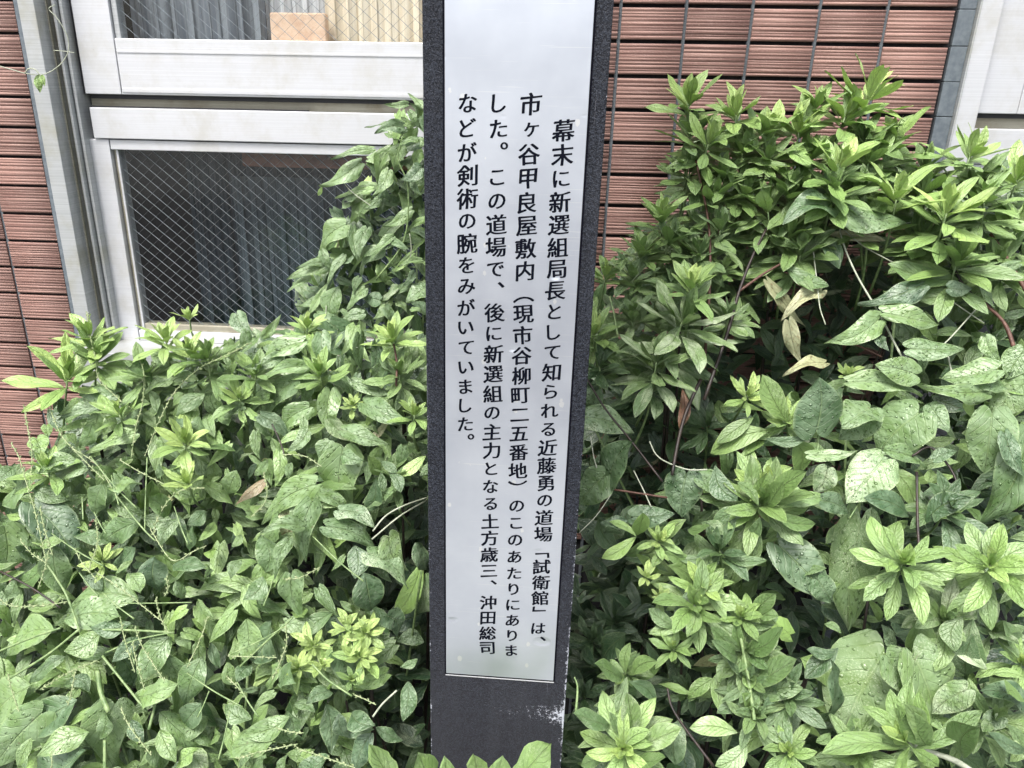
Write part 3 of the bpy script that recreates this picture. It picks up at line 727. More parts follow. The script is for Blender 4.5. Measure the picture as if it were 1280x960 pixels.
plant('vw', 'climbing_vine', 'vine climbing up the window beside the post with pale pointed leaves', 'vine', -0.2, 1.22, 'climbing vines')
plant('vl', 'climbing_vine', 'vine with long wet drooping leaves covering the bushes left of the post', 'vine', -0.3, 0.95, 'climbing vines')
plant('wl', 'flowering_weed', 'weed with thin knobbly flower spikes among the leaves on the left', 'weed', -0.6, 0.85, 'weeds')
plant('wb', 'broad_leaved_weed', 'broad-leaved weed with wet oval leaves at the bottom left corner', 'weed', -0.45, 0.6, 'weeds')

YT = [(0, 1.16), (120, 1.13), (250, 1.07), (400, .97), (550, .87), (700, .77), (850, .69), (960, .63), (1100, .58), (1400, .5)]
def Ysurf(px, py):
    y = interp(YT, min(max(py, 0), 1400))
    if px < 545 and py < 420:
        y = max(y, 1.20 - max(0, 140 - abs(0)) * 0) if py < 380 else max(y, 1.20 - (py - 380) / 40 * 0.24)
    elif px < 545 and py < 520: y = max(y, .96 - (py - 420) / 100 * .05)
    return y
def depth(px, py, front=False):
    y = Ysurf(px, py)
    if not front and 525 < px < 745 - max(0, py) * .04 and py > 520: y = max(y, 0.87)
    return y
UPV = Vector((0, 0, 1))
def facing(B): 
    return (EYE - B).normalized()

def one(pk, bx, by, tx, ty, kind='a', tone=.5, frost=.2, wr=None, dry=0.0, wet=None, dy=0.0, front=False, prio=2, var=None, tipdy=None, upw=None):
    if wr is None: wr = NOMW[kind] * rnd.uniform(.9, 1.1)
    y0 = depth(bx, by, front) + dy; y1 = y0 + (tipdy if tipdy is not None else rnd.uniform(-.03, .015))
    B = at(bx, by, y0); T = at(tx, ty, y1)
    u = rnd.uniform(.3, 1.0) if upw is None else upw
    n = facing(B) + UPV * u + Vector((rnd.uniform(-.4, .4), rnd.uniform(-.2, .2), rnd.uniform(-.2, .2)))
    if wet is None: wet = {'a': rnd.choice([0, .35, .5]), 'v': .85, 'h': .9, 'o': .7}[kind]
    P[pk].leaf(B, T, n, kind, wr, tone, frost, dry, wet, prio, var)

def shoot(pk, px, py, R, tone=.6, frost=.2, lean=0.0, tilt=0.25, whorls=3, dy=0.0, front=False, stem='greenstem', inner=.3, prio=1.5, stemlen=None, dens=1.0):
    """one azalea shoot: young upright leaves, then whorls that open and droop, carried on a stem"""
    C0 = at(px, py, depth(px, py, front) + dy)
    scl = (C0 - at(px + 1, py, depth(px, py, front) + dy)).length
    R *= rnd.uniform(.88, 1.12); lean += rnd.uniform(-.18, .18); tilt += rnd.uniform(-.12, .18)
    if pk == 'r1': R *= 1.15; tone += .07
    L = R * scl * 1.15; tone = tone + .08 if tone > .3 else tone; frost += .12 if tone > .3 else 0
    fc = facing(C0); fh = Vector((fc.x, fc.y, 0)).normalized()
    axis = (UPV + fh * tilt + Vector((lean, 0, 0)) + Vector((rnd.uniform(-.12, .12), rnd.uniform(-.1, .1), 0))).normalized()
    a = axis.cross(Vector((0, 1, 0.1))).normalized(); b = axis.cross(a)
    ga = 2.39996; k = 0; ph = rnd.uniform(0, 6)
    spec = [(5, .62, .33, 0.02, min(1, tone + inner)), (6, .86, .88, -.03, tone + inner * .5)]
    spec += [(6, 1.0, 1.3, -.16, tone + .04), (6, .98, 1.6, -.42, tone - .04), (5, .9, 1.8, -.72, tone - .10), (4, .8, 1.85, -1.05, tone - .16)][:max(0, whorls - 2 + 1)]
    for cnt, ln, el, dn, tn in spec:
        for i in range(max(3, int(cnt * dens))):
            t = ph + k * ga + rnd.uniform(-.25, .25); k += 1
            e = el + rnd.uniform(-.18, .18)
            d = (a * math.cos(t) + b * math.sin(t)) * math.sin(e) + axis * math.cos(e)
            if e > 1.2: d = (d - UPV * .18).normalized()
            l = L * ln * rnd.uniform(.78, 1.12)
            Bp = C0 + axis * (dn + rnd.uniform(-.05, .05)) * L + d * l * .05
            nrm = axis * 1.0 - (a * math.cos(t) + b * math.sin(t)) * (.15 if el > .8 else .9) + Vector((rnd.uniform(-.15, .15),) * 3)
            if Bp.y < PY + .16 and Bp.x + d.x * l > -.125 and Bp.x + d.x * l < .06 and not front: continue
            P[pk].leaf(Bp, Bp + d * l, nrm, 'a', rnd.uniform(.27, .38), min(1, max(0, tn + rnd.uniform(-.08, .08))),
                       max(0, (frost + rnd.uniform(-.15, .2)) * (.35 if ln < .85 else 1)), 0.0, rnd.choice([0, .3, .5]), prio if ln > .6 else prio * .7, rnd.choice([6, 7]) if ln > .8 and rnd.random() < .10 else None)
    sl_ = (stemlen if stemlen else 1.6 + whorls * .2) * L
    P[pk].tube([C0 + axis * .05 * L, C0 - axis * sl_ * .5, C0 - axis * sl_ + Vector((rnd.uniform(-.01, .01), .02, 0))], .0012, .0020, stem, 'stem', 5, 3)

# --- azalea shoots on the right: key, x, y, reach (px), tone, frost, options
for a in [
    ('r1', 861, 133, 43, .62, .15, dict(whorls=2)), ('r1', 864, 172, 36, .40, .2, dict(inner=.05, whorls=3)), ('r1', 862, 215, 38, .38, .2, dict(inner=.05, whorls=3, dy=.01)),
    ('r1', 885, 182, 40, .55, .2, dict(whorls=3, dy=-.02)), ('r1', 920, 146, 42, .60, .15, dict(whorls=3)), ('r1', 928, 190, 36, .35, .2, dict(inner=.05)),
    ('r1', 998, 168, 50, .55, .2, dict(whorls=3)), ('r1', 1055, 150, 46, .58, .15, dict(whorls=2)), ('r1', 1085, 128, 50, .72, .1, dict(whorls=3, lean=.25)),
    ('r1', 1044, 214, 54, .60, .25, dict(whorls=3, dy=-.05)), ('r1', 1040, 245, 50, .42, .3, dict(inner=.0, dy=-.04)), ('r1', 1116, 182, 44, .58, .2, dict(whorls=3)),
    ('r1', 1120, 252, 46, .66, .15, dict(whorls=2, dy=-.04)), ('r1', 1182, 270, 56, .62, .25, dict(whorls=3, dy=-.06)), ('r1', 1212, 198, 54, .60, .2, dict(whorls=4, dy=-.03)),
    ('r1', 1213, 240, 50, .4, .3, dict(inner=0, whorls=3)), ('r1', 1270, 228, 48, .62, .2, dict(whorls=3)), ('r1', 1270, 290, 50, .45, .3, dict(whorls=3)),
    ('r1', 960, 200, 44, .42, .3, dict(inner=.05, whorls=3)), ('r1', 985, 250, 44, .32, .3, dict(inner=.05, whorls=3)), ('r1', 1080, 180, 40, .36, .3, dict(inner=.0, whorls=3)),
    ('r1', 930, 245, 44, .42, .4, dict(inner=.0, whorls=3)), ('r1', 1155, 215, 40, .35, .3, dict(inner=.05, whorls=3)), ('r1', 1075, 245, 42, .34, .3, dict(inner=0, whorls=3)),
    ('r1', 1195, 330, 48, .42, .4, dict(inner=.1, whorls=3, dy=-.03)), ('r1', 1150, 300, 44, .38, .3, dict(inner=0, whorls=3)), ('r1', 1250, 330, 44, .40, .3, dict(inner=.1, whorls=3)),
    ('r1', 985, 300, 44, .38, .3, dict(inner=.1, whorls=3)), ('r1', 1000, 320, 46, .34, .4, dict(inner=0, whorls=3)),
    ('r1', 905, 225, 42, .5, .3, dict(inner=.1, whorls=3)), ('r1', 955, 170, 42, .55, .2, dict(whorls=3)), ('r1', 1015, 200, 42, .5, .3, dict(inner=.1, whorls=3)), ('r1', 1085, 205, 42, .5, .3, dict(inner=.1, whorls=3)),
    ('r1', 1150, 245, 42, .52, .3, dict(inner=.1, whorls=3)), ('r1', 1020, 135, 36, .5, .2, dict(whorls=2)), ('r1', 1230, 255, 44, .5, .3, dict(inner=.1, whorls=3, dy=-.03)), ('r1', 960, 265, 44, .5, .4, dict(inner=.1, whorls=3)),
    ('r1', 890, 250, 42, .5, .3, dict(inner=.1, whorls=3)), ('r1', 1085, 290, 44, .46, .3, dict(inner=.1, whorls=2)), ('r2', 800, 320, 42, .5, .4, dict(inner=.1, whorls=3)),
    ('r2', 829, 275, 46, .58, .15, dict(whorls=3)), ('r2', 835, 305, 40, .36, .3, dict(inner=0, whorls=4)), ('r2', 864, 364, 42, .64, .2, dict(whorls=2, dy=-.05)),
    ('r2', 852, 405, 66, .42, .75, dict(inner=.05, whorls=4, dy=-.03, prio=2)), ('r2', 820, 455, 52, .38, .6, dict(inner=.05, whorls=4, dy=-.02)), ('r2', 756, 348, 30, .60, .1, dict(whorls=2)),
    ('r2', 742, 420, 38, .60, .1, dict(whorls=3)), ('r2', 790, 350, 44, .36, .5, dict(inner=0, whorls=3)), ('r2', 905, 338, 24, .55, .1, dict(whorls=2)), ('r2', 790, 400, 48, .38, .5, dict(inner=0, whorls=3)),
    ('r2', 900, 290, 44, .40, .5, dict(inner=0, whorls=3)), ('r2', 910, 400, 40, .40, .6, dict(inner=0, whorls=2)), ('r2', 875, 320, 44, .36, .5, dict(inner=0, whorls=3)), ('r2', 750, 460, 34, .25, .1, dict(inner=0, whorls=3)),
    ('r3', 934, 496, 32, .72, .1, dict(whorls=2, tilt=.6)), ('r3', 983, 528, 40, .62, .35, dict(whorls=2, tilt=.6)), ('r3', 954, 606, 44, .66, .15, dict(whorls=2, tilt=.7)),
    ('r3', 950, 632, 64, .48, .45, dict(inner=.05, whorls=2, tilt=.8)), ('r3', 823, 676, 26, .72, .1, dict(whorls=2, tilt=.6)), ('r3', 808, 722, 20, .82, 0, dict(whorls=1, tilt=.6)),
    ('r3', 824, 745, 20, .85, 0, dict(whorls=1, tilt=.6)), ('r3', 878, 735, 42, .62, .15, dict(whorls=3, tilt=.7)), ('r3', 868, 758, 56, .46, .3, dict(inner=.1, whorls=2, tilt=.9)),
    ('r3', 926, 772, 42, .52, .1, dict(whorls=3, tilt=.6)), ('r3', 930, 815, 40, .38, .25, dict(inner=.0, whorls=3, tilt=.6)), ('r3', 936, 850, 46, .34, .3, dict(inner=.0, whorls=3, tilt=.6)),
    ('r3', 944, 895, 44, .38, .4, dict(inner=.0, whorls=2, tilt=.6)), ('r3', 842, 812, 28, .50, .15, dict(whorls=2, tilt=.6)), ('r3', 900, 690, 46, .30, .4, dict(inner=0, whorls=2, tilt=.6)),
    ('r3', 985, 940, 44, .5, .3, dict(whorls=2, tilt=.6)), ('r3', 1060, 470, 24, .72, .1, dict(whorls=1, tilt=.6)), ('r3', 980, 870, 44, .3, .3, dict(inner=0, whorls=2, tilt=.6)),
    ('r4', 1127, 706, 66, .58, .22, dict(whorls=3, tilt=.8, dy=-.04, prio=2, inner=.22)), ('r4', 1237, 708, 66, .60, .15, dict(whorls=3, tilt=.9, dy=-.04, prio=2, inner=.22)), ('r4', 1137, 932, 66, .5, .25, dict(whorls=2, tilt=.6, dy=-.02, lean=-.4)),
    ('r4', 1276, 830, 46, .62, .1, dict(whorls=2, tilt=.6)), ('r4', 1180, 775, 50, .38, .6, dict(inner=0, whorls=2, tilt=.6)), ('r4', 1240, 790, 48, .36, .6, dict(inner=0, whorls=2, tilt=.6)),
    ('r4', 1255, 470, 36, .62, .1, dict(whorls=2, tilt=.4)), ('r4', 1240, 900, 50, .38, .4, dict(inner=0, whorls=2, tilt=.6)), ('r4', 1180, 640, 46, .30, .4, dict(inner=0, whorls=2, tilt=.6)), ('r4', 1070, 940, 46, .45, .3, dict(inner=0, whorls=2, tilt=.6)),
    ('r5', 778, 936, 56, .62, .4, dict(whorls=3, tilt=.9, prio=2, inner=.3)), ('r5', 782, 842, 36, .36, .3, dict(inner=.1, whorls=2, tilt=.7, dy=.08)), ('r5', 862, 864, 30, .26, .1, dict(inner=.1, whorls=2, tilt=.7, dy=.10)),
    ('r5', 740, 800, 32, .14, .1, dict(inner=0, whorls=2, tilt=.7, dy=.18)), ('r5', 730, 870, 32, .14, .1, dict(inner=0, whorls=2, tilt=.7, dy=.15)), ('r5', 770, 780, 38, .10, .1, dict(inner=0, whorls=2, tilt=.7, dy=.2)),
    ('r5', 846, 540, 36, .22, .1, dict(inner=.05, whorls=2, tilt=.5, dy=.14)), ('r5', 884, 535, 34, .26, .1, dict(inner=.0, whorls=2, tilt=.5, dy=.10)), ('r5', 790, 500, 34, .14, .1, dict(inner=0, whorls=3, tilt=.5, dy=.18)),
    # left
    ('l1', 112, 425, 42, .76, .1, dict(whorls=2, inner=.12)), ('l1', 122, 452, 40, .58, .2, dict(whorls=2, inner=0)), ('l1', 84, 476, 50, .74, .1, dict(whorls=2, inner=.12)),
    ('l1', 208, 428, 34, .72, .2, dict(whorls=2)), ('l1', 237, 400, 20, .85, 0, dict(whorls=1)), ('l1', 238, 446, 34, .70, .2, dict(whorls=2)), ('l1', 232, 556, 34, .76, .1, dict(whorls=2, tilt=.5)),
    ('l1', 236, 606, 34, .72, .1, dict(whorls=1, tilt=.5)), ('l1', 128, 702, 24, .88, 0, dict(whorls=2, tilt=.5)), ('l1', 180, 470, 38, .42, .3, dict(whorls=3, inner=0)), ('l1', 260, 450, 38, .45, .3, dict(whorls=3, inner=.1)),
    ('l1', 150, 520, 38, .55, .2, dict(whorls=2)), ('l1', 60, 590, 38, .55, .3, dict(whorls=2)), ('l1', 320, 470, 34, .5, .2, dict(whorls=2, inner=.1)),
    ('l2', 384, 412, 28, .72, .1, dict(whorls=2)), ('l2', 492, 426, 38, .70, .1, dict(whorls=2)), ('l2', 440, 508, 18, .80, 0, dict(whorls=2, tilt=.5)), ('l2', 500, 470, 34, .42, .3, dict(inner=0, whorls=3)),
    ('l2', 518, 520, 28, .62, .1, dict(whorls=2)), ('l2', 300, 500, 34, .62, .2, dict(whorls=2)), ('l2', 490, 595, 36, .35, .1, dict(inner=.05, whorls=3, dy=.03)), ('l2', 400, 470, 34, .5, .2, dict(whorls=2)),
    ('l3', 392, 808, 27, .86, 0, dict(whorls=2, tilt=.6, inner=.1)), ('l3', 434, 786, 26, .88, 0, dict(whorls=2, tilt=.6, inner=.1)), ('l3', 458, 792, 26, .84, 0, dict(whorls=2, tilt=.6, inner=.1)),
    ('l3', 374, 836, 24, .80, 0, dict(whorls=2, tilt=.6)), ('l3', 404, 832, 24, .68, 0, dict(whorls=1, tilt=.6)), ('l3', 450, 822, 26, .72, 0, dict(whorls=2, tilt=.6)), ('l3', 440, 850, 26, .5, 0, dict(whorls=1, tilt=.6)),
]:
    k = a[6]
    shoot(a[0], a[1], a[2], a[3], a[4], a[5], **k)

# --- single leaves read off the photo; each block: origin x, y, scale, plant, then leaves "bx,by,tx,ty,kind,tone,frost[,width[,dry]]"
def block(x0, y0, sc_, pk, text, **kw):
    for it in text.split(';'):
        it = it.strip()
        if not it: continue
        f = it.rstrip(",").split(','); bx, by, tx, ty = [float(q) for q in f[:4]]
        one(pk, x0 + bx / sc_, y0 + by / sc_, x0 + tx / sc_, y0 + ty / sc_, f[4], float(f[5]) / 10, float(f[6]) / 10,
            float(f[7]) if len(f) > 7 and f[7] else None, float(f[8]) if len(f) > 8 else 0.0, **kw)
block(284, 380, 5, 'vl', """640,120,795,415,v,3,3,.55;590,190,670,425,v,4,3,.55;830,190,845,430,v,4,2,.3;930,240,890,470,v,3,2,.35;960,380,940,520,v,4,4,.5;470,240,160,435,v,5,2,.38;
 230,200,340,60,v,5,4,.35;500,390,190,500,v,6,4,.3;470,420,465,650,v,4,3,.45;420,480,215,745,v,4,5,.42;660,450,790,600,v,4,3,.5;645,545,660,830,v,5,3,.6;510,650,345,850,v,5,2,.5;
 790,480,1060,565,v,4,3,.35;860,620,1165,760,v,4,4,.5;730,790,1015,880,v,4,6,.5;500,800,370,930,v,4,2,.6;640,860,590,1000,v,4,2,.8;330,330,90,400,v,4,3,.4;250,560,120,720,v,5,2,.35;
 100,640,-20,720,v,4,3,.5;180,800,210,980,v,5,3,.4;700,110,530,150,v,4,4,.6;850,60,700,130,v,4,3,.5;990,20,1060,130,v,4,3,.6;560,60,640,130,v,4,3,.6;310,270,480,330,v,4,3,.4;120,170,60,300,v,4,3,.5;
 730,940,860,980,v,4,3,.7;60,60,180,200,v,3,3,.6;480,720,520,860,v,5,2,.4""")
block(284, 572, 5, 'vl', """725,-50,765,385,v,5,2,.6;550,170,220,420,v,5,2,.42;460,430,205,480,v,4,3,.45;215,480,240,720,o,4,3,.75;530,280,495,650,v,4,5,.45;590,220,765,385,v,5,2,.4;620,430,950,590,v,4,5,.38;
 700,330,930,450,v,3,7,.5;1010,490,1130,705,v,5,7,.65;880,600,1130,820,v,4,8,.5;1230,730,1190,980,v,4,8,.6;800,550,800,760,o,2,1,.75;860,720,900,960,o,2,1,.75;380,520,300,760,v,4,3,.4;400,730,470,1000,v,5,2,.55;
 230,750,100,890,o,4,2,.75;1180,530,1250,700,o,2,5,.6;90,640,20,760,o,4,2,.6;60,80,10,230,o,5,4,.6;250,20,170,110,o,5,3,.5;400,30,380,130,o,5,3,.6;90,480,30,560,o,5,3,.6""")
block(284, 572, 5, 'l2', """880,-10,950,110,a,5,1,.55;960,20,1060,95,a,3,2,.5;930,130,870,335,a,2,2,.45;1010,90,1085,220,a,3,1,.5;960,90,975,210,a,3,1,.5;1240,-10,1085,120,a,9,3,.45,.02;1220,640,1050,990,a,8,3,.3""")
block(0, 380, 5, 'wl', """720,560,490,570,h,4,4,.6;600,640,360,730,v,4,2,.4;880,690,760,740,h,4,2,1.0;840,810,540,940,v,6,2,.35;480,600,350,700,v,6,1,.4;960,480,800,400,o,4,3,.7;290,760,300,830,h,7,2,.9;230,840,270,940,h,7,3,.8;
 1060,480,900,560,v,5,3,.5;1280,560,1100,700,o,4,3,.5;580,740,500,900,o,5,2,.5;1000,830,1000,950,o,5,2,.6;1250,700,1180,820,o,4,2,.7;700,660,640,820,o,5,2,.5;420,880,310,950,o,5,2,.6;1240,470,1080,480,o,5,3,.5;
 1150,560,1080,640,o,5,3,.6;940,620,830,640,o,5,3,.5;1100,720,1200,760,o,3,3,.6""")
block(0, 572, 5, 'wl', """220,310,480,690,h,1,1,.6;230,400,110,400,h,1,1,.9;200,170,450,270,o,4,3,.4;160,140,20,300,o,5,3,.6;100,60,-20,150,o,4,3,.7;30,430,10,720,h,5,4,.75;640,170,600,350,o,4,2,.65;
 690,190,890,170,o,5,3,.35;860,400,640,530,o,4,2,.5;1080,680,1290,690,o,3,2,.5;860,880,420,970,o,5,3,.45;270,520,410,520,o,6,5,.5;330,560,400,850,o,4,3,.6;200,620,90,560,h,2,1,.8;1120,380,1000,560,o,4,3,.5;
 540,60,320,150,o,4,3,.5;490,20,240,100,o,5,3,.5;1000,40,980,130,o,4,2,.6;1160,120,1060,40,o,5,3,.5;830,560,700,700,o,3,2,.5;830,640,720,730,o,6,2,.3;1060,360,920,240,o,5,1,.6;1280,330,1170,420,o,3,3,.7;
 970,620,1000,840,o,1,1,.7;100,760,30,880,o,4,4,.6;370,860,200,930,o,5,3,.5;520,740,640,830,o,2,3,.6;1100,770,1160,880,o,4,2,.6;800,720,880,850,o,5,4,.5""")
block(0, 768, 5, 'wb', """1060,140,870,415,o,5,2,.62;630,110,400,230,o,5,2,.75;480,540,195,745,o,3,3,.5;560,740,225,890,o,5,2,.5;720,560,740,990,v,5,6,.45;260,620,-40,960,h,5,5,.5;190,450,-20,640,o,5,4,.6;
 330,100,60,260,o,6,4,.5;1000,610,1275,820,o,5,2,.45;1000,720,1100,930,o,6,2,.5,.02;930,820,1000,990,o,4,2,.6;1230,850,1090,980,o,7,1,.4;640,590,430,700,a,7,2,.25;850,520,1110,430,o,6,5,.45;1260,270,1160,560,o,4,2,.6;
 1050,270,1120,500,o,4,2,.5;1150,110,1290,220,v,7,4,.4;400,260,190,430,o,4,2,.4;200,770,110,960,o,6,3,.4;660,600,620,780,o,4,2,.5;540,850,200,980,o,2,2,.5;880,140,700,300,o,2,1,.5;1090,150,1190,220,o,5,4,.6;
 820,60,560,80,o,3,3,.5;400,30,760,10,o,5,3,.5;820,660,900,800,o,2,1,.6;740,260,830,440,o,1,1,.6;440,400,560,480,o,3,4,.7;1260,560,1150,700,o,3,1,.6""", front=True)
block(284, 768, 5, 'wb', """395,640,95,740,o,5,3,.45;150,660,-10,560,o,4,2,.6;300,800,-30,880,o,5,3,.4;120,30,110,300,o,6,5,.6;280,40,140,280,o,2,1,.6;150,320,60,420,o,3,3,.7;290,490,160,610,v,5,2,.4;330,330,250,470,v,6,3,.4;
 380,600,400,790,o,4,3,.5;380,880,300,960,o,4,3,.5;150,870,80,960,o,4,3,.5;240,900,150,970,o,4,3,.5;0,300,60,440,o,6,2,.6;330,430,420,420,o,4,3,.7""")
block(284, 768, 5, 'l3', """700,250,735,535,v,3,4,.5;660,490,490,560,o,3,2,.5;420,560,550,610,o,4,2,.5;620,560,645,870,o,2,1,.5;780,610,930,700,o,2,1,.6;930,710,1095,790,o,3,5,.4;900,740,800,980,o,1,1,.55;
 1130,420,1100,670,o,3,4,.5;1230,170,1055,170,o,3,6,.6;1190,280,1080,330,o,4,7,.5;700,620,760,760,o,1,1,.6;640,880,420,980,o,3,1,.5;1000,10,1060,150,v,2,4,.7""")
block(340, 110, 6.4, 'vw', """1080,130,890,130,v,5,4,.35;1200,160,1085,45,v,5,3,.4;960,290,740,320,v,4,2,.2;1060,320,820,370,v,3,3,.5;800,490,470,575,v,5,4,.25;700,600,380,785,v,5,4,.42;400,785,370,862,a,8,1,.4;
 790,810,505,885,v,7,1,.28;1040,470,985,660,v,5,3,.7;930,660,800,870,v,5,4,.5;1180,520,1140,700,v,7,4,.5;1190,640,1020,740,v,2,3,.7;900,520,860,600,v,6,1,.5;1180,220,1100,120,v,4,3,.5;1100,190,1200,330,v,5,3,.5;
 1040,250,1180,300,v,6,2,.5;660,870,560,920,v,4,4,.7;960,740,850,900,v,3,4,.5;1120,760,1200,860,v,4,4,.5;860,880,740,970,v,4,3,.5;1160,410,1010,460,v,5,3,.4;1200,400,1180,470,v,5,3,.7""", prio=2)
block(340, 250, 6.4, 'vw', """590,200,390,430,v,5,4,.6;650,220,690,500,v,4,3,.35;760,230,700,480,v,4,3,.45;960,300,720,470,v,5,4,.32;960,320,1110,400,v,4,4,.4;790,10,680,180,v,5,5,.4;1110,80,885,215,v,5,4,.4;
 1220,150,1050,280,v,7,1,.25;440,520,120,640,v,5,3,.42;420,500,190,550,v,4,3,.3;400,410,490,550,v,4,3,.6;570,450,440,690,v,4,4,.3;450,660,295,915,a,6,1,.24;530,690,490,970,o,5,1,.6;880,400,720,610,v,4,8,.5;
 860,520,920,670,v,6,3,.6;1000,700,870,810,v,4,8,.5;1090,680,900,830,v,4,3,.3;1230,700,1070,820,h,4,3,.75;740,710,600,890,v,5,3,.5;860,800,740,790,h,3,2,.9;1120,430,920,600,v,7,2,.25;1190,480,1000,540,v,5,3,.3;
 640,480,570,480,v,3,3,.9;700,620,660,760,v,4,5,.5;300,620,120,740,v,6,2,.3;390,780,190,850,v,5,3,.4;560,880,640,960,v,5,2,.5;1120,870,1250,930,v,6,2,.4;1000,820,1080,900,v,5,2,.6;900,850,800,960,v,5,3,.5;
 600,60,560,20,v,4,5,.9;1140,580,1040,700,v,3,4,.5;960,560,1060,640,v,3,5,.5;1240,880,1100,820,v,2,1,.6;740,140,640,90,v,6,1,.3""", prio=2)
# right side
block(960, 90, 5, 'vr', """390,850,90,960,v,3,3,.6;470,890,860,940,h,4,3,.55""", dy=-.05)
block(960, 282, 5, 'vr', """960,370,560,490,v,1,2,.42;690,590,345,740,v,5,2,.45;725,545,1065,620,v,5,2,.5;890,770,1225,770,h,4,4,.5;920,930,670,870,h,5,2,.7;1130,390,1275,395,h,2,2,.75;700,700,760,790,v,1,1,.6""", dy=-.03)
block(960, 282, 5, 'vr', """0,350,230,630,v,4,5,.25,.4;330,410,80,600,v,4,5,.35,.42;130,600,210,860,v,4,4,.38,.45;350,860,90,940,v,4,6,.3,.35;350,60,730,95,a,4,2,.22,.55""", wet=.2)
block(960, 282, 5, 'r1', """270,60,445,275,a,2,1,.5;90,240,380,380,a,4,5,.42;1190,340,740,240,a,5,4,.35;1190,400,920,450,a,6,5,.5;1080,150,910,300,a,6,4,.5;1060,150,710,190,a,5,3,.25;210,60,85,180,a,5,3,.45""", dy=-.01)
block(1024, 282, 5, 'vr', """1245,235,1005,280,v,4,4,.35;1010,290,1110,535,v,4,4,.32;1100,900,760,960,h,5,3,.7;1280,780,1180,960,h,5,2,.9;1040,700,1140,860,v,6,2,.6""", dy=-.03)
block(704, 474, 5, 'vr', """130,240,440,340,h,4,7,.6;290,620,440,385,h,3,2,.75;260,605,95,775,h,4,4,.85;770,590,740,860,h,2,3,.85;850,620,1090,740,h,4,3,.6;440,860,695,840,h,2,2,.6;200,80,150,230,h,3,5,.7;380,900,230,900,h,1,1,.6""")
block(704, 474, 5, 'r3', """1290,320,920,465,a,6,5,.42;1190,240,960,400,a,5,5,.4;745,60,725,315,a,4,1,.3,.95""", wet=.1)
block(1024, 474, 5, 'vr', """620,215,370,470,h,5,5,.98;1080,215,1030,585,h,5,6,.72;1290,360,980,920,v,4,4,.42;700,170,810,330,h,4,5,.7;395,510,170,780,h,5,8,.8;400,480,175,530,v,5,2,.45;430,450,665,565,v,5,2,.4;
 340,240,120,380,h,4,6,.8;190,20,640,110,v,5,5,.35;1040,80,620,30,v,5,2,.3;1280,30,1080,250,h,5,6,.8;950,0,1180,60,h,5,3,.7;720,500,860,450,h,3,5,.6;-60,470,260,440,v,6,9,.35,.0;1160,340,1290,620,v,2,4,.5""", dy=-.02)
block(1024, 474, 5, 'r4', """410,540,600,800,a,5,5,.45;450,640,380,850,a,3,5,.6;640,720,940,760,a,2,3,.45;560,860,280,740,a,2,1,.4;660,900,950,740,a,2,1,.5;700,560,680,650,a,6,1,.7""")
block(880, 474, 5, 'vr', """700,325,720,-10,h,2,4,.9;770,560,690,710,h,5,9,.8;1040,180,860,300,h,4,5,.9;740,760,900,840,h,2,2,.6""", dy=-.03)
block(880, 474, 5, 'r3', """520,270,360,-30,a,6,6,.42;430,790,775,745,a,6,4,.34;410,830,695,905,a,5,3,.33;340,790,205,645,a,5,3,.45;300,830,45,920,a,4,3,.4;350,860,270,990,a,4,4,.4;550,370,590,590,a,6,3,.6;390,780,640,575,a,5,4,.4;
 400,800,500,640,a,5,4,.5;380,370,640,370,a,3,2,.3;70,540,210,760,a,3,3,.6""", dy=-.02)
block(704, 621, 5, 'r3', """1190,140,1160,455,a,5,5,.36;1170,150,1025,560,a,5,8,.36;615,340,810,510,a,5,3,.4;650,430,830,560,a,5,5,.4;455,245,285,155,a,8,2,.33,.03;455,250,240,385,a,8,4,.4;465,240,500,100,a,8,3,.45;600,280,700,160,a,8,2,.4;
 770,140,640,270,a,6,7,.4;860,160,1000,240,a,4,6,.5;620,320,560,440,a,5,3,.45;780,200,920,180,a,5,4,.4;700,820,530,700,a,4,5,.5;840,540,700,800,a,3,3,.4""")
block(880, 700, 5, 'vr', """470,-90,800,260,h,2,4,.62;1130,580,860,1130,h,5,6,.80;1180,540,1110,400,h,3,6,.6;780,940,790,620,h,2,4,.3""", dy=.02)
block(880, 700, 5, 'r3', """350,330,465,350,a,5,1,.6;250,450,465,350,a,5,1,.45;250,560,495,420,a,4,2,.4;270,570,455,670,a,6,1,.5;300,800,580,620,a,4,4,.4;330,900,620,800,a,4,4,.5;230,620,90,765,a,6,2,.5;280,690,285,810,a,7,2,.6;
 200,580,40,420,a,4,5,.4;210,600,50,500,a,4,4,.35;260,960,240,830,a,6,3,.5;300,350,450,205,a,4,1,.45;170,340,40,410,a,3,1,.4;820,580,640,560,a,2,1,.5;840,550,630,740,a,2,1,.5;860,460,750,400,a,5,1,.5;320,890,450,980,a,6,3,.4""")
block(1024, 768, 5, 'vr', """580,240,730,700,h,5,6,.7;920,470,700,620,h,5,9,.6;420,260,560,480,h,5,7,.7;1290,540,1000,480,v,2,4,.45;1140,640,1010,700,h,3,5,.9""", dy=-.01)
block(1024, 768, 5, 'r4', """640,-40,775,350,a,5,6,.36;900,10,850,235,a,4,6,.6;960,20,1030,345,a,4,7,.45;960,120,915,375,a,3,6,.5;1150,40,1240,190,a,5,5,.5;1290,400,1085,375,a,7,3,.4;1290,560,1180,500,a,7,2,.5;
 560,830,10,880,a,6,5,.26;640,930,250,980,a,6,4,.3;700,835,1020,600,a,5,3,.3;620,820,530,560,a,6,3,.3;680,830,560,590,a,5,4,.5;580,800,480,560,a,6,3,.25;1030,760,1140,960,a,5,3,.35;900,900,1000,700,a,4,3,.4;1290,850,1050,740,a,2,5,.4;
 1160,680,1280,880,a,4,4,.4;70,740,-20,800,a,5,3,.6""", dy=-.02, front=True)
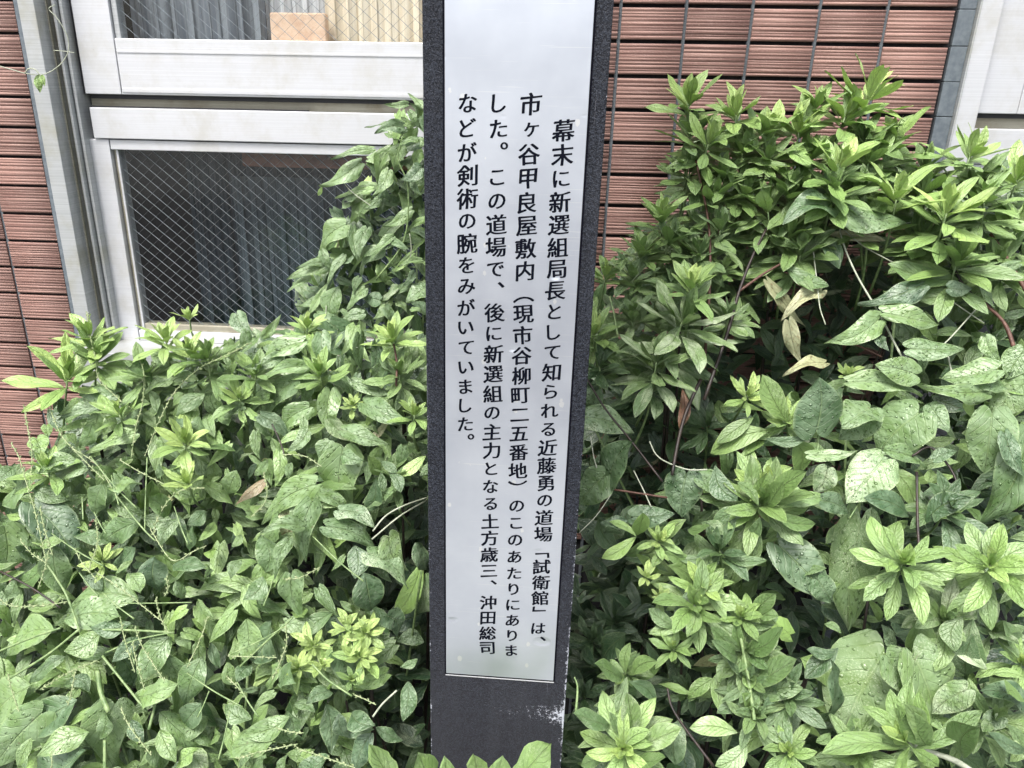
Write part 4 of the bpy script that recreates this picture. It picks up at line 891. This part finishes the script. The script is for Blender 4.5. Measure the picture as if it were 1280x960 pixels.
block(1024, 621, 5, 'vr', """260,150,180,840,h,5,7,.38;-10,520,70,660,h,3,5,.9""", dy=.01)
block(704, 768, 5, 'r5', """290,700,60,620,a,4,6,.42;440,760,400,490,a,5,8,.42;350,750,290,610,a,5,6,.4;460,840,740,710,a,6,8,.42,;470,880,640,890,a,5,5,.45;310,870,110,940,a,5,5,.4;400,390,330,610,a,4,6,.35;
 390,370,420,175,a,5,3,.35;380,370,290,280,a,5,3,.4;370,400,195,310,a,4,3,.4;430,380,590,290,a,5,4,.4,.0;1090,740,790,710,a,7,8,.45;1150,800,950,950,a,6,7,.5;740,650,700,940,a,3,6,.6;410,420,580,540,a,3,5,.4""", front=False, var=None)
for bx, by, tx, ty, wr, v_ in ((600, 1000, 592, 943, .36, 6), (560, 1010, 522, 940, .34, 7), (575, 1005, 556, 945, .30, 2), (632, 990, 629, 945, .45, 2), (634, 995, 689, 929, .36, 7), (505, 1010, 462, 930, .28, 6)):
    P['r5' if bx > 600 else 'l3'].leaf(at(bx, by, .60), at(tx, ty, .585), facing(at(bx, by, .6)) + UPV * .4, 'a', wr, .70, .60, 0.0, .3, 4, v_)
    P['r5' if bx > 600 else 'l3'].tube([at(bx, by, .60), at(bx + 6, by + 60, .605), Vector((at(bx, by, .6).x + .02, .56, .05))], .0014, .0025, 'greenstem', 'stem', 5, 5)

# --- filler: every bush has depth; leaves behind the ones above, sparse and deep in the hollows, shade put into their tone
def inside(poly, x, y):
    c = False; j = len(poly) - 1
    for i in range(len(poly)):
        xi, yi = poly[i]; xj, yj = poly[j]
        if (yi > y) != (yj > y) and x < (xj - xi) * (y - yi) / (yj - yi) + xi: c = not c
        j = i
    return c
RMASK = [(733, 500), (728, 420), (742, 385), (752, 365), (775, 350), (800, 285), (835, 262), (850, 190), (900, 165), (945, 175), (985, 200), (1010, 175), (1050, 165), (1100, 160), (1140, 195), (1160, 240), (1185, 215), (1230, 210), (1290, 235), (1400, 260), (1420, 1100), (690, 1100), (715, 700)]
LMASK = [(-140, 640), (-60, 600), (0, 590), (40, 600), (75, 540), (70, 510), (130, 490), (165, 470), (215, 445), (290, 430), (340, 430), (372, 400), (352, 385), (390, 330), (410, 280), (425, 255), (455, 240), (460, 210), (490, 190), (492, 150), (520, 130), (545, 130), (545, 640), (545, 1100), (-200, 1100)]
VOIDS = [[(975, 325), (1125, 325), (1120, 400), (1120, 450), (1060, 480), (900, 490), (885, 430), (930, 420), (960, 360)],
         [(735, 480), (780, 490), (885, 490), (865, 600), (830, 600), (815, 640), (755, 660), (790, 720), (815, 790), (770, 840), (750, 900), (715, 910), (700, 1000), (718, 640)],
         [(965, 705), (1035, 755), (1045, 835), (960, 840), (975, 760)],
         [(440, 690), (495, 610), (548, 610), (548, 1000), (470, 1000), (452, 900), (475, 830), (480, 770), (440, 740)],
         [(1185, 790), (1285, 750), (1290, 830), (1215, 850)], [(815, 870), (870, 880), (900, 960), (830, 960)], [(360, 690), (420, 700), (430, 750), (380, 730)]]
def zone(px, py):
    if px > 640:
        if py < 300 + max(0, (900 - px)) * .0: return 'r1' if px > 905 else ('r1' if py < 255 else 'r2')
        if px < 930 and py < 490: return 'r2'
        if py < 470: return 'r1'
        if px < 830: return 'r5'
        if px < 1030: return 'r3'
        return 'r4'
    if py < 400 and px > 330: return 'vw'
    if px > 270 and py < 760: return rnd.choice(['vl', 'vl', 'l2'])
    if py < 560: return 'l1' if rnd.random() < .4 else 'wl'
    if py < 760: return 'wl'
    if px > 370: return 'l3'
    return 'wb'
VINEY = {'vw', 'vl'}
def filler(mask, n, x0, x1, y0, y1, dmin, dmax, dark, szmul=1.0):
    k = 0; tries = 0
    while k < n and tries < n * 12:
        tries += 1
        px, py = rnd.uniform(x0, x1), rnd.uniform(y0, y1)
        if not inside(mask, px, py): continue
        void = any(inside(v, px, py) for v in VOIDS) and dark < .4
        dy = rnd.uniform(dmin, dmax)
        if void:
            if rnd.random() < .45: continue
            dy = rnd.uniform(.15, .32)
        y = depth(px, py) + dy
        if y > 1.285: y = rnd.uniform(1.2, 1.285)
        if px < 545 and py < 420: y = rnd.uniform(1.215, 1.285)
        pk = zone(px, py)
        kind = 'v' if pk in VINEY else ('a' if pk in ('r1', 'r2', 'r3', 'r4', 'r5', 'l1', 'l2') and rnd.random() < .85 else rnd.choice('oov'))
        if pk == 'wb' or pk == 'wl': kind = rnd.choice('oovva')
        L = (rnd.uniform(.018, .055) if px < 640 else rnd.uniform(.028, .058)) * szmul * {'a': .95, 'v': 1.1, 'o': 1.1, 'h': 1}[kind]
        B = at(px, py, y); fc = facing(B)
        if kind == 'a': d = Vector((rnd.gauss(0, 1), rnd.gauss(0, .6), rnd.gauss(.1, .5)))
        else: d = Vector((rnd.gauss(0, .8), rnd.gauss(-.2, .4), rnd.gauss(-.6, .5)))
        d.normalize(); B = B - d * L * .5
        nrm = fc * .7 + UPV * rnd.uniform(.3, 1.2) + Vector((rnd.gauss(0, .35), rnd.gauss(0, .3), 0))
        t = (.5 if kind != 'a' else .50) + rnd.gauss(0, .13) - dark - (.25 if void else 0)  # deeper leaves and hollows get a darker tone as painted shade
        e = B + d * L
        if -.14 < e.x < .075 and min(B.y, e.y) < .84: continue
        if max(B.y, e.y) > 1.30: continue
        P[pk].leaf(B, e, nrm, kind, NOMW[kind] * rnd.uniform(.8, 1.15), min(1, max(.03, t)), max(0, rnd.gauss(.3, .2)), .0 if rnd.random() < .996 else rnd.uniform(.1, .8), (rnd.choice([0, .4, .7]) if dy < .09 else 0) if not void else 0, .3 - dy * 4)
        k += 1
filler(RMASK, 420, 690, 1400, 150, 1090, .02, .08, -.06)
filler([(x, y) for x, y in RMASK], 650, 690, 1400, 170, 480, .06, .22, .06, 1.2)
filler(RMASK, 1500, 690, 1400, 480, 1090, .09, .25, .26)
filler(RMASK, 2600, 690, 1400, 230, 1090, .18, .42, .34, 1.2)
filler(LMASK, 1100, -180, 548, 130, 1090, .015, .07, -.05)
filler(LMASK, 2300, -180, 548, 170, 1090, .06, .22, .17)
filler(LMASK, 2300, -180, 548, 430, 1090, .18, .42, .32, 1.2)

filler([(725, 470), (880, 470), (880, 640), (850, 900), (830, 1000), (690, 1000)], 500, 690, 880, 470, 1000, .30, .44, .42, 1.3)  # dark-toned far leaves paint the shade of the hollow by the post
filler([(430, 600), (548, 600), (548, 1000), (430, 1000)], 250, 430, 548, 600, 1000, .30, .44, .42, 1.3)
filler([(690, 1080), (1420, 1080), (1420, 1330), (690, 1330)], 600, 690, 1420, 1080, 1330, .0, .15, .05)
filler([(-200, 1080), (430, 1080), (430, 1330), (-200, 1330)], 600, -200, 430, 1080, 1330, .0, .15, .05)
# --- stems, branches, vines, spikes traced where they run
def line(pk, pts, r0, r1, mat, name='stem', dy=-.01, n=6, front=False):
    P[pk].tube([at(x, y, depth(x, y, front) + dy) for x, y in pts], r0, r1, mat, name, n, 6)
for pk, pts, r0, r1, mat, name in [
    ('vr', [(1048, 262), (1053, 268), (1050, 286), (1056, 310), (1072, 346), (1100, 394), (1128, 448)], .0011, .0014, 'palestem', 'vine_stem'),
    ('vr', [(1056, 288), (1080, 308), (1116, 328)], .0008, .0008, 'palestem', 'vine_stem'),
    ('vr', [(1016, 308), (1022, 360), (1025, 385), (1032, 406)], .0008, .0008, 'palestem', 'vine_stem'),
    ('vr', [(1040, 424), (1072, 432), (1102, 446)], .0010, .0012, 'bark', 'vine_stem'),
    ('vr', [(1184, 436), (1186, 450), (1190, 466)], .0011, .0011, 'palestem', 'vine_stem'),
    ('vr', [(1222, 384), (1192, 418), (1180, 430)], .0009, .0009, 'palestem', 'vine_stem'),
    ('vr', [(1186, 374), (1230, 404)], .0008, .0008, 'palestem', 'vine_stem'),
    ('vr', [(812, 552), (820, 568), (834, 578), (860, 587), (884, 587)], .0009, .0009, 'palestem', 'vine_stem'),
    ('vr', [(792, 588), (804, 612), (814, 634)], .0008, .0008, 'palestem', 'vine_stem'),
    ('vr', [(738, 545), (742, 570), (746, 585)], .0008, .0008, 'palestem', 'vine_stem'),
    ('vr', [(764, 618), (745, 645), (724, 666)], .0006, .0006, 'palestem', 'vine_stem'),
    ('vr', [(1104, 575), (1085, 610), (1062, 648)], .0008, .0008, 'greenstem', 'vine_stem'),
    ('vr', [(1023, 545), (1022, 562), (1016, 580)], .0014, .0012, 'greenstem', 'leaf_stalk'),
    ('r1', [(958, 286), (940, 322), (924, 364), (908, 420), (880, 500)], .0018, .0024, 'twig', 'branch'),
    ('r1', [(985, 325), (955, 342), (924, 364)], .0015, .0018, 'bark', 'branch'),
    ('r1', [(1238, 292), (1258, 322), (1290, 376)], .0024, .0028, 'bark', 'branch'),
    ('r1', [(1220, 370), (1254, 402), (1268, 436)], .0022, .0026, 'bark', 'branch'),
    ('r1', [(1180, 300), (1190, 325), (1200, 350), (1222, 376)], .0016, .0020, 'twig', 'branch'),
    ('r2', [(870, 200), (886, 282), (887, 360), (880, 460)], .0014, .0022, 'bark', 'branch'),
    ('r2', [(876, 474), (858, 514), (848, 550), (840, 594)], .0024, .0020, 'twig', 'branch'),
    ('r2', [(762, 370), (768, 395), (772, 420)], .0012, .0016, 'greenstem', 'branch'),
    ('r2', [(734, 474), (756, 510), (788, 550), (828, 602)], .0012, .0015, 'twig', 'branch'),
    ('r5', [(768, 612), (834, 622)], .0012, .0012, 'bark', 'branch'),
    ('r3', [(924, 788), (932, 828), (942, 892), (943, 900)], .0018, .0022, 'greenstem', 'branch'),
    ('r3', [(834, 860), (844, 892), (892, 958)], .0012, .0016, 'twig', 'branch'),
    ('r5', [(720, 890), (722, 860), (718, 846)], .0016, .0008, 'greenstem', 'dead_stub'),
    ('r4', [(1132, 926), (1164, 940), (1196, 952), (1240, 980)], .0026, .0030, 'palestem', 'branch'),
    ('r4', [(1146, 590), (1147, 654), (1150, 700)], .0016, .0018, 'twig', 'branch'),
    ('r4', [(1140, 570), (1165, 560), (1195, 600), (1190, 640)], .0014, .0014, 'twig', 'branch'),
    ('l2', [(492, 430), (496, 455), (495, 486)], .0012, .0016, 'bark', 'branch'),
    ('wl', [(140, 612), (160, 638), (180, 662), (194, 676)], .0013, .0010, 'greenstem', 'stalk'),
    ('wl', [(184, 572), (182, 620), (181, 662)], .0009, .0009, 'greenstem', 'stalk'),
    ('wl', [(58, 704), (70, 722), (84, 746), (100, 790)], .0015, .0016, 'greenstem', 'stalk'),
    ('wl', [(0, 714), (40, 735), (76, 760)], .0011, .0012, 'twig', 'stalk'),
    ('wb', [(76, 785), (40, 797), (-6, 816)], .0014, .0014, 'greenstem', 'stalk'),
    ('wb', [(100, 786), (60, 818), (12, 848)], .0016, .0014, 'greenstem', 'stalk'),
    ('wb', [(120, 787), (170, 788), (218, 791)], .0016, .0014, 'greenstem', 'stalk'),
    ('wb', [(132, 816), (170, 800), (218, 790)], .0010, .0010, 'greenstem', 'stalk'),
    ('wb', [(128, 820), (160, 860), (184, 890)], .0015, .0015, 'greenstem', 'stalk'),
    ('wb', [(122, 838), (126, 865), (136, 890)], .0028, .0030, 'greenstem', 'stalk'),
    ('wb', [(200, 848), (194, 880), (186, 912)], .0016, .0017, 'greenstem', 'stalk'),
    ('wb', [(131, 925), (131, 975)], .0020, .0022, 'greenstem', 'stalk'),
    ('wb', [(300, 833), (335, 800), (366, 772)], .0012, .0012, 'greenstem', 'stalk'),
    ('wb', [(150, 754), (190, 754), (240, 753)], .0008, .0008, 'greenstem', 'stalk'),
    ('vl', [(534, 622), (505, 632), (482, 645), (466, 664)], .0010, .0010, 'palestem', 'vine_stem'),
    ('vl', [(534, 625), (500, 645), (465, 674)], .0010, .0010, 'palestem', 'vine_stem'),
    ('vl', [(340, 530), (350, 552), (356, 570)], .0010, .0010, 'twig', 'vine_stem'),
    ('vl', [(408, 380), (407, 395), (406, 402)], .0008, .0008, 'palestem', 'vine_stem'),
    ('l3', [(466, 896), (478, 880), (496, 863)], .0012, .0011, 'palestem', 'stem'),
    ('l3', [(390, 830), (410, 850), (440, 870)], .0012, .0012, 'greenstem', 'stem'),
    ('vw', [(503, 170), (498, 200), (510, 235), (505, 300), (470, 350)], .0010, .0014, 'greenstem', 'vine_stem'),
    ('vw', [(428, 226), (440, 240), (470, 262)], .0008, .0008, 'palestem', 'vine_stem'),
    ('vw', [(512, 292), (514, 310), (512, 330)], .0008, .0008, 'palestem', 'vine_stem'),
]:
    line(pk, pts, r0, r1, mat, name)
def spike(pk, pts, dens=1.0, dy=-.02, tip=True):
    L = smooth_line([at(x, y, depth(x, y) + dy) for x, y in pts], 10)
    v, f = tube_vf(L, .0007, .0006, 5); V, Fc = list(v), list(f)
    tot = sum((b - a).length for a, b in zip(L, L[1:])); nb = int(tot / .0042 * dens); cum = 0; seg = 0; acc = 0
    for i in range(nb):
        t = (i + .5) / nb * tot
        while seg < len(L) - 2 and acc + (L[seg + 1] - L[seg]).length < t: acc += (L[seg + 1] - L[seg]).length; seg += 1
        d = (L[seg + 1] - L[seg]); dl = d.length; d = d / dl; p = L[seg] + d * (t - acc)
        a = d.cross(Vector((.3, 1, .2))).normalized(); b = d.cross(a); ph = i * 2.4 + rnd.uniform(-.4, .4)
        o = (a * math.cos(ph) + b * math.sin(ph)); ax = (o * .55 - d * .8).normalized()
        ln = rnd.uniform(.0030, .0048); w_ = ln * .27; c = p + o * .0006; s1 = ax.cross(d)
        s1 = s1.normalized() if s1.length > .01 else a; s2 = ax.cross(s1); k = len(V)
        V += [c, c + ax * ln * .4 + s1 * w_, c + ax * ln * .4 + s2 * w_, c + ax * ln * .4 - s1 * w_, c + ax * ln * .4 - s2 * w_, c + ax * ln]
        for q in range(4):
            n2 = 1 + (q + 1) % 4; Fc += [(k, k + 1 + q, k + n2), (k + 5, k + n2, k + 1 + q)]
    mesh_obj('flower_spike', V, Fc, M['spike'], P[pk].root)
for pk, pts, dn in [
    ('wl', [(109, 391), (112, 416), (120, 450), (124, 474), (150, 500), (165, 512)], 1), ('wl', [(173, 446), (180, 468), (178, 504), (170, 532), (164, 572)], .8),
    ('wl', [(30, 508), (35, 536), (40, 566), (38, 600)], 1.2), ('wl', [(14, 554), (24, 572), (32, 600), (44, 640), (54, 684), (58, 704)], .9), ('wl', [(62, 500), (66, 520), (78, 546), (100, 570), (130, 600)], 1),
    ('wl', [(314, 428), (285, 443), (250, 460), (220, 488), (200, 524), (181, 570)], .9), ('wl', [(120, 648), (122, 676), (118, 692), (110, 715)], 1.5), ('wl', [(256, 610), (230, 612), (212, 624), (196, 650), (192, 668)], 1),
    ('wl', [(330, 592), (334, 612), (330, 630), (314, 646)], 1.2), ('wl', [(26, 676), (40, 692), (58, 704)], 1.6), ('wl', [(188, 662), (215, 700), (240, 690), (258, 682)], .8),
    ('wb', [(357, 780), (358, 804), (350, 828), (340, 850)], 1.4), ('wb', [(372, 936), (404, 946), (444, 960)], 1.2), ('wb', [(296, 948), (324, 940), (372, 930)], 1.4), ('wb', [(346, 910), (364, 915), (380, 916)], 1.6),
    ('wb', [(122, 826), (100, 834), (76, 846), (50, 862)], 1.7), ('wb', [(120, 715), (150, 735), (175, 755), (200, 775)], 1), ('wb', [(2, 752), (20, 758), (60, 756), (84, 752)], 1.4), ('wl', [(355, 724), (375, 722), (400, 709)], 1.4),
    ('wb', [(195, 748), (200, 770), (210, 790)], 1.5), ('wl', [(352, 568), (380, 570), (402, 583)], 1), ('wb', [(284, 846), (300, 862), (308, 872)], 1.6), ('l3', [(442, 868), (456, 874), (470, 881)], 1.2),
    ('wb', [(285, 820), (315, 821), (346, 822)], .8), ('wl', [(208, 722), (210, 735), (206, 745)], 2), ('wl', [(150, 575), (175, 590), (205, 605)], .8), ('wl', [(90, 560), (120, 580), (140, 610)], .8)]:
    spike(pk, pts, dn)

for i in range(11):
    x, y = rnd.uniform(10, 330), rnd.uniform(520, 940); dx, dy_ = rnd.uniform(-40, 40), rnd.uniform(35, 75)
    spike('wl' if y < 760 else 'wb', [(x, y), (x + dx * .3, y + dy_ * .4), (x + dx, y + dy_)], rnd.uniform(.7, 1.5), -.03)
for i in range(16):
    x, y = rnd.uniform(0, 420), rnd.uniform(560, 900); dx, dy_ = rnd.uniform(-70, 70), rnd.uniform(20, 70)
    line('wl' if y < 760 else 'wb', [(x, y), (x + dx * .5, y + dy_ * .55), (x + dx, y + dy_)], .0007, .0010, 'greenstem', 'stalk', -.02)
# trunks down to the soil
for key, pl in P.items():
    rt = pl.root.location
    lv = sorted(pl.leaves, key=lambda q: -q[0])[:60:12]
    for q in lv:
        e = q[1].to_translation() + Vector((0, .05, -.06)); e.y = min(e.y, 1.28)
        if -.14 < e.x < .08 and e.y < .86: e.y = .9
        r0 = .005 if key[0] in 'rl' else .0022
        base = rt + Vector((rnd.uniform(-.02, .02), rnd.uniform(-.01, .01), -.01))
        mid = base.lerp(e, .5) + Vector((rnd.uniform(-.02, .02), .04 if base.y < 1.15 else 0, .0))
        if -.14 < mid.x < .08 and mid.y < .86: mid.y = .9
        pl.tube([base, mid, e], r0, .0016, 'twig' if key[0] in 'rl' else 'greenstem', 'trunk' if key[0] in 'rl' else 'stem', 7, 6)
for pl in Plant.all: pl.finish()

# thin tendril on the window jamb
td = thing('young_tendril', 'thin pale tendril with one small green leaf on the window frame at upper left', 'vine', tuple(at(45, 100, 1.29)))
def tl(pts, r): 
    v, f = tube_vf(smooth_line([at(x, y, Y) for x, y, Y in pts], 6), r, r * .8, 5); mesh_obj('stem', v, f, M['palestem'], td, True)
tl([(-10, 80, 1.28), (15, 87, 1.28), (33, 92, 1.285), (55, 93, 1.285), (75, 81, 1.29), (85, 65, 1.295), (85, 48, 1.295), (78, 33, 1.295), (70, 21, 1.295), (61, 11, 1.295), (69, 6, 1.295)], .0008)
tl([(67, 63, 1.29), (80, 64, 1.29), (93, 66, 1.29)], .0006); tl([(31, 92, 1.28), (36, 86, 1.28), (44, 87, 1.28), (50, 94, 1.28)], .0012)
for bx, by, tx, ty, wr in ((49, 93, 50, 116, .5), (47, 94, 46, 108, .4), (53, 93, 56, 108, .4)):
    B, T = at(bx, by, 1.278), at(tx, ty, 1.272); Yv = T - B; L = Yv.length; Yv /= L; X = Yv.cross(facing(B)).normalized(); Z = X.cross(Yv)
    o = bpy.data.objects.new('leaf', LM['o', 1, False]); col.objects.link(o); o.parent = td
    q = L * wr / NOMW['o']
    o.matrix_basis = Matrix.Translation(-td.location) @ Matrix(((X.x * q, Yv.x * L, Z.x * L, B.x), (X.y * q, Yv.y * L, Z.y * L, B.y), (X.z * q, Yv.z * L, Z.z * L, B.z), (0, 0, 0, 1)))
    o.color = (.72, .1, 0, 0)
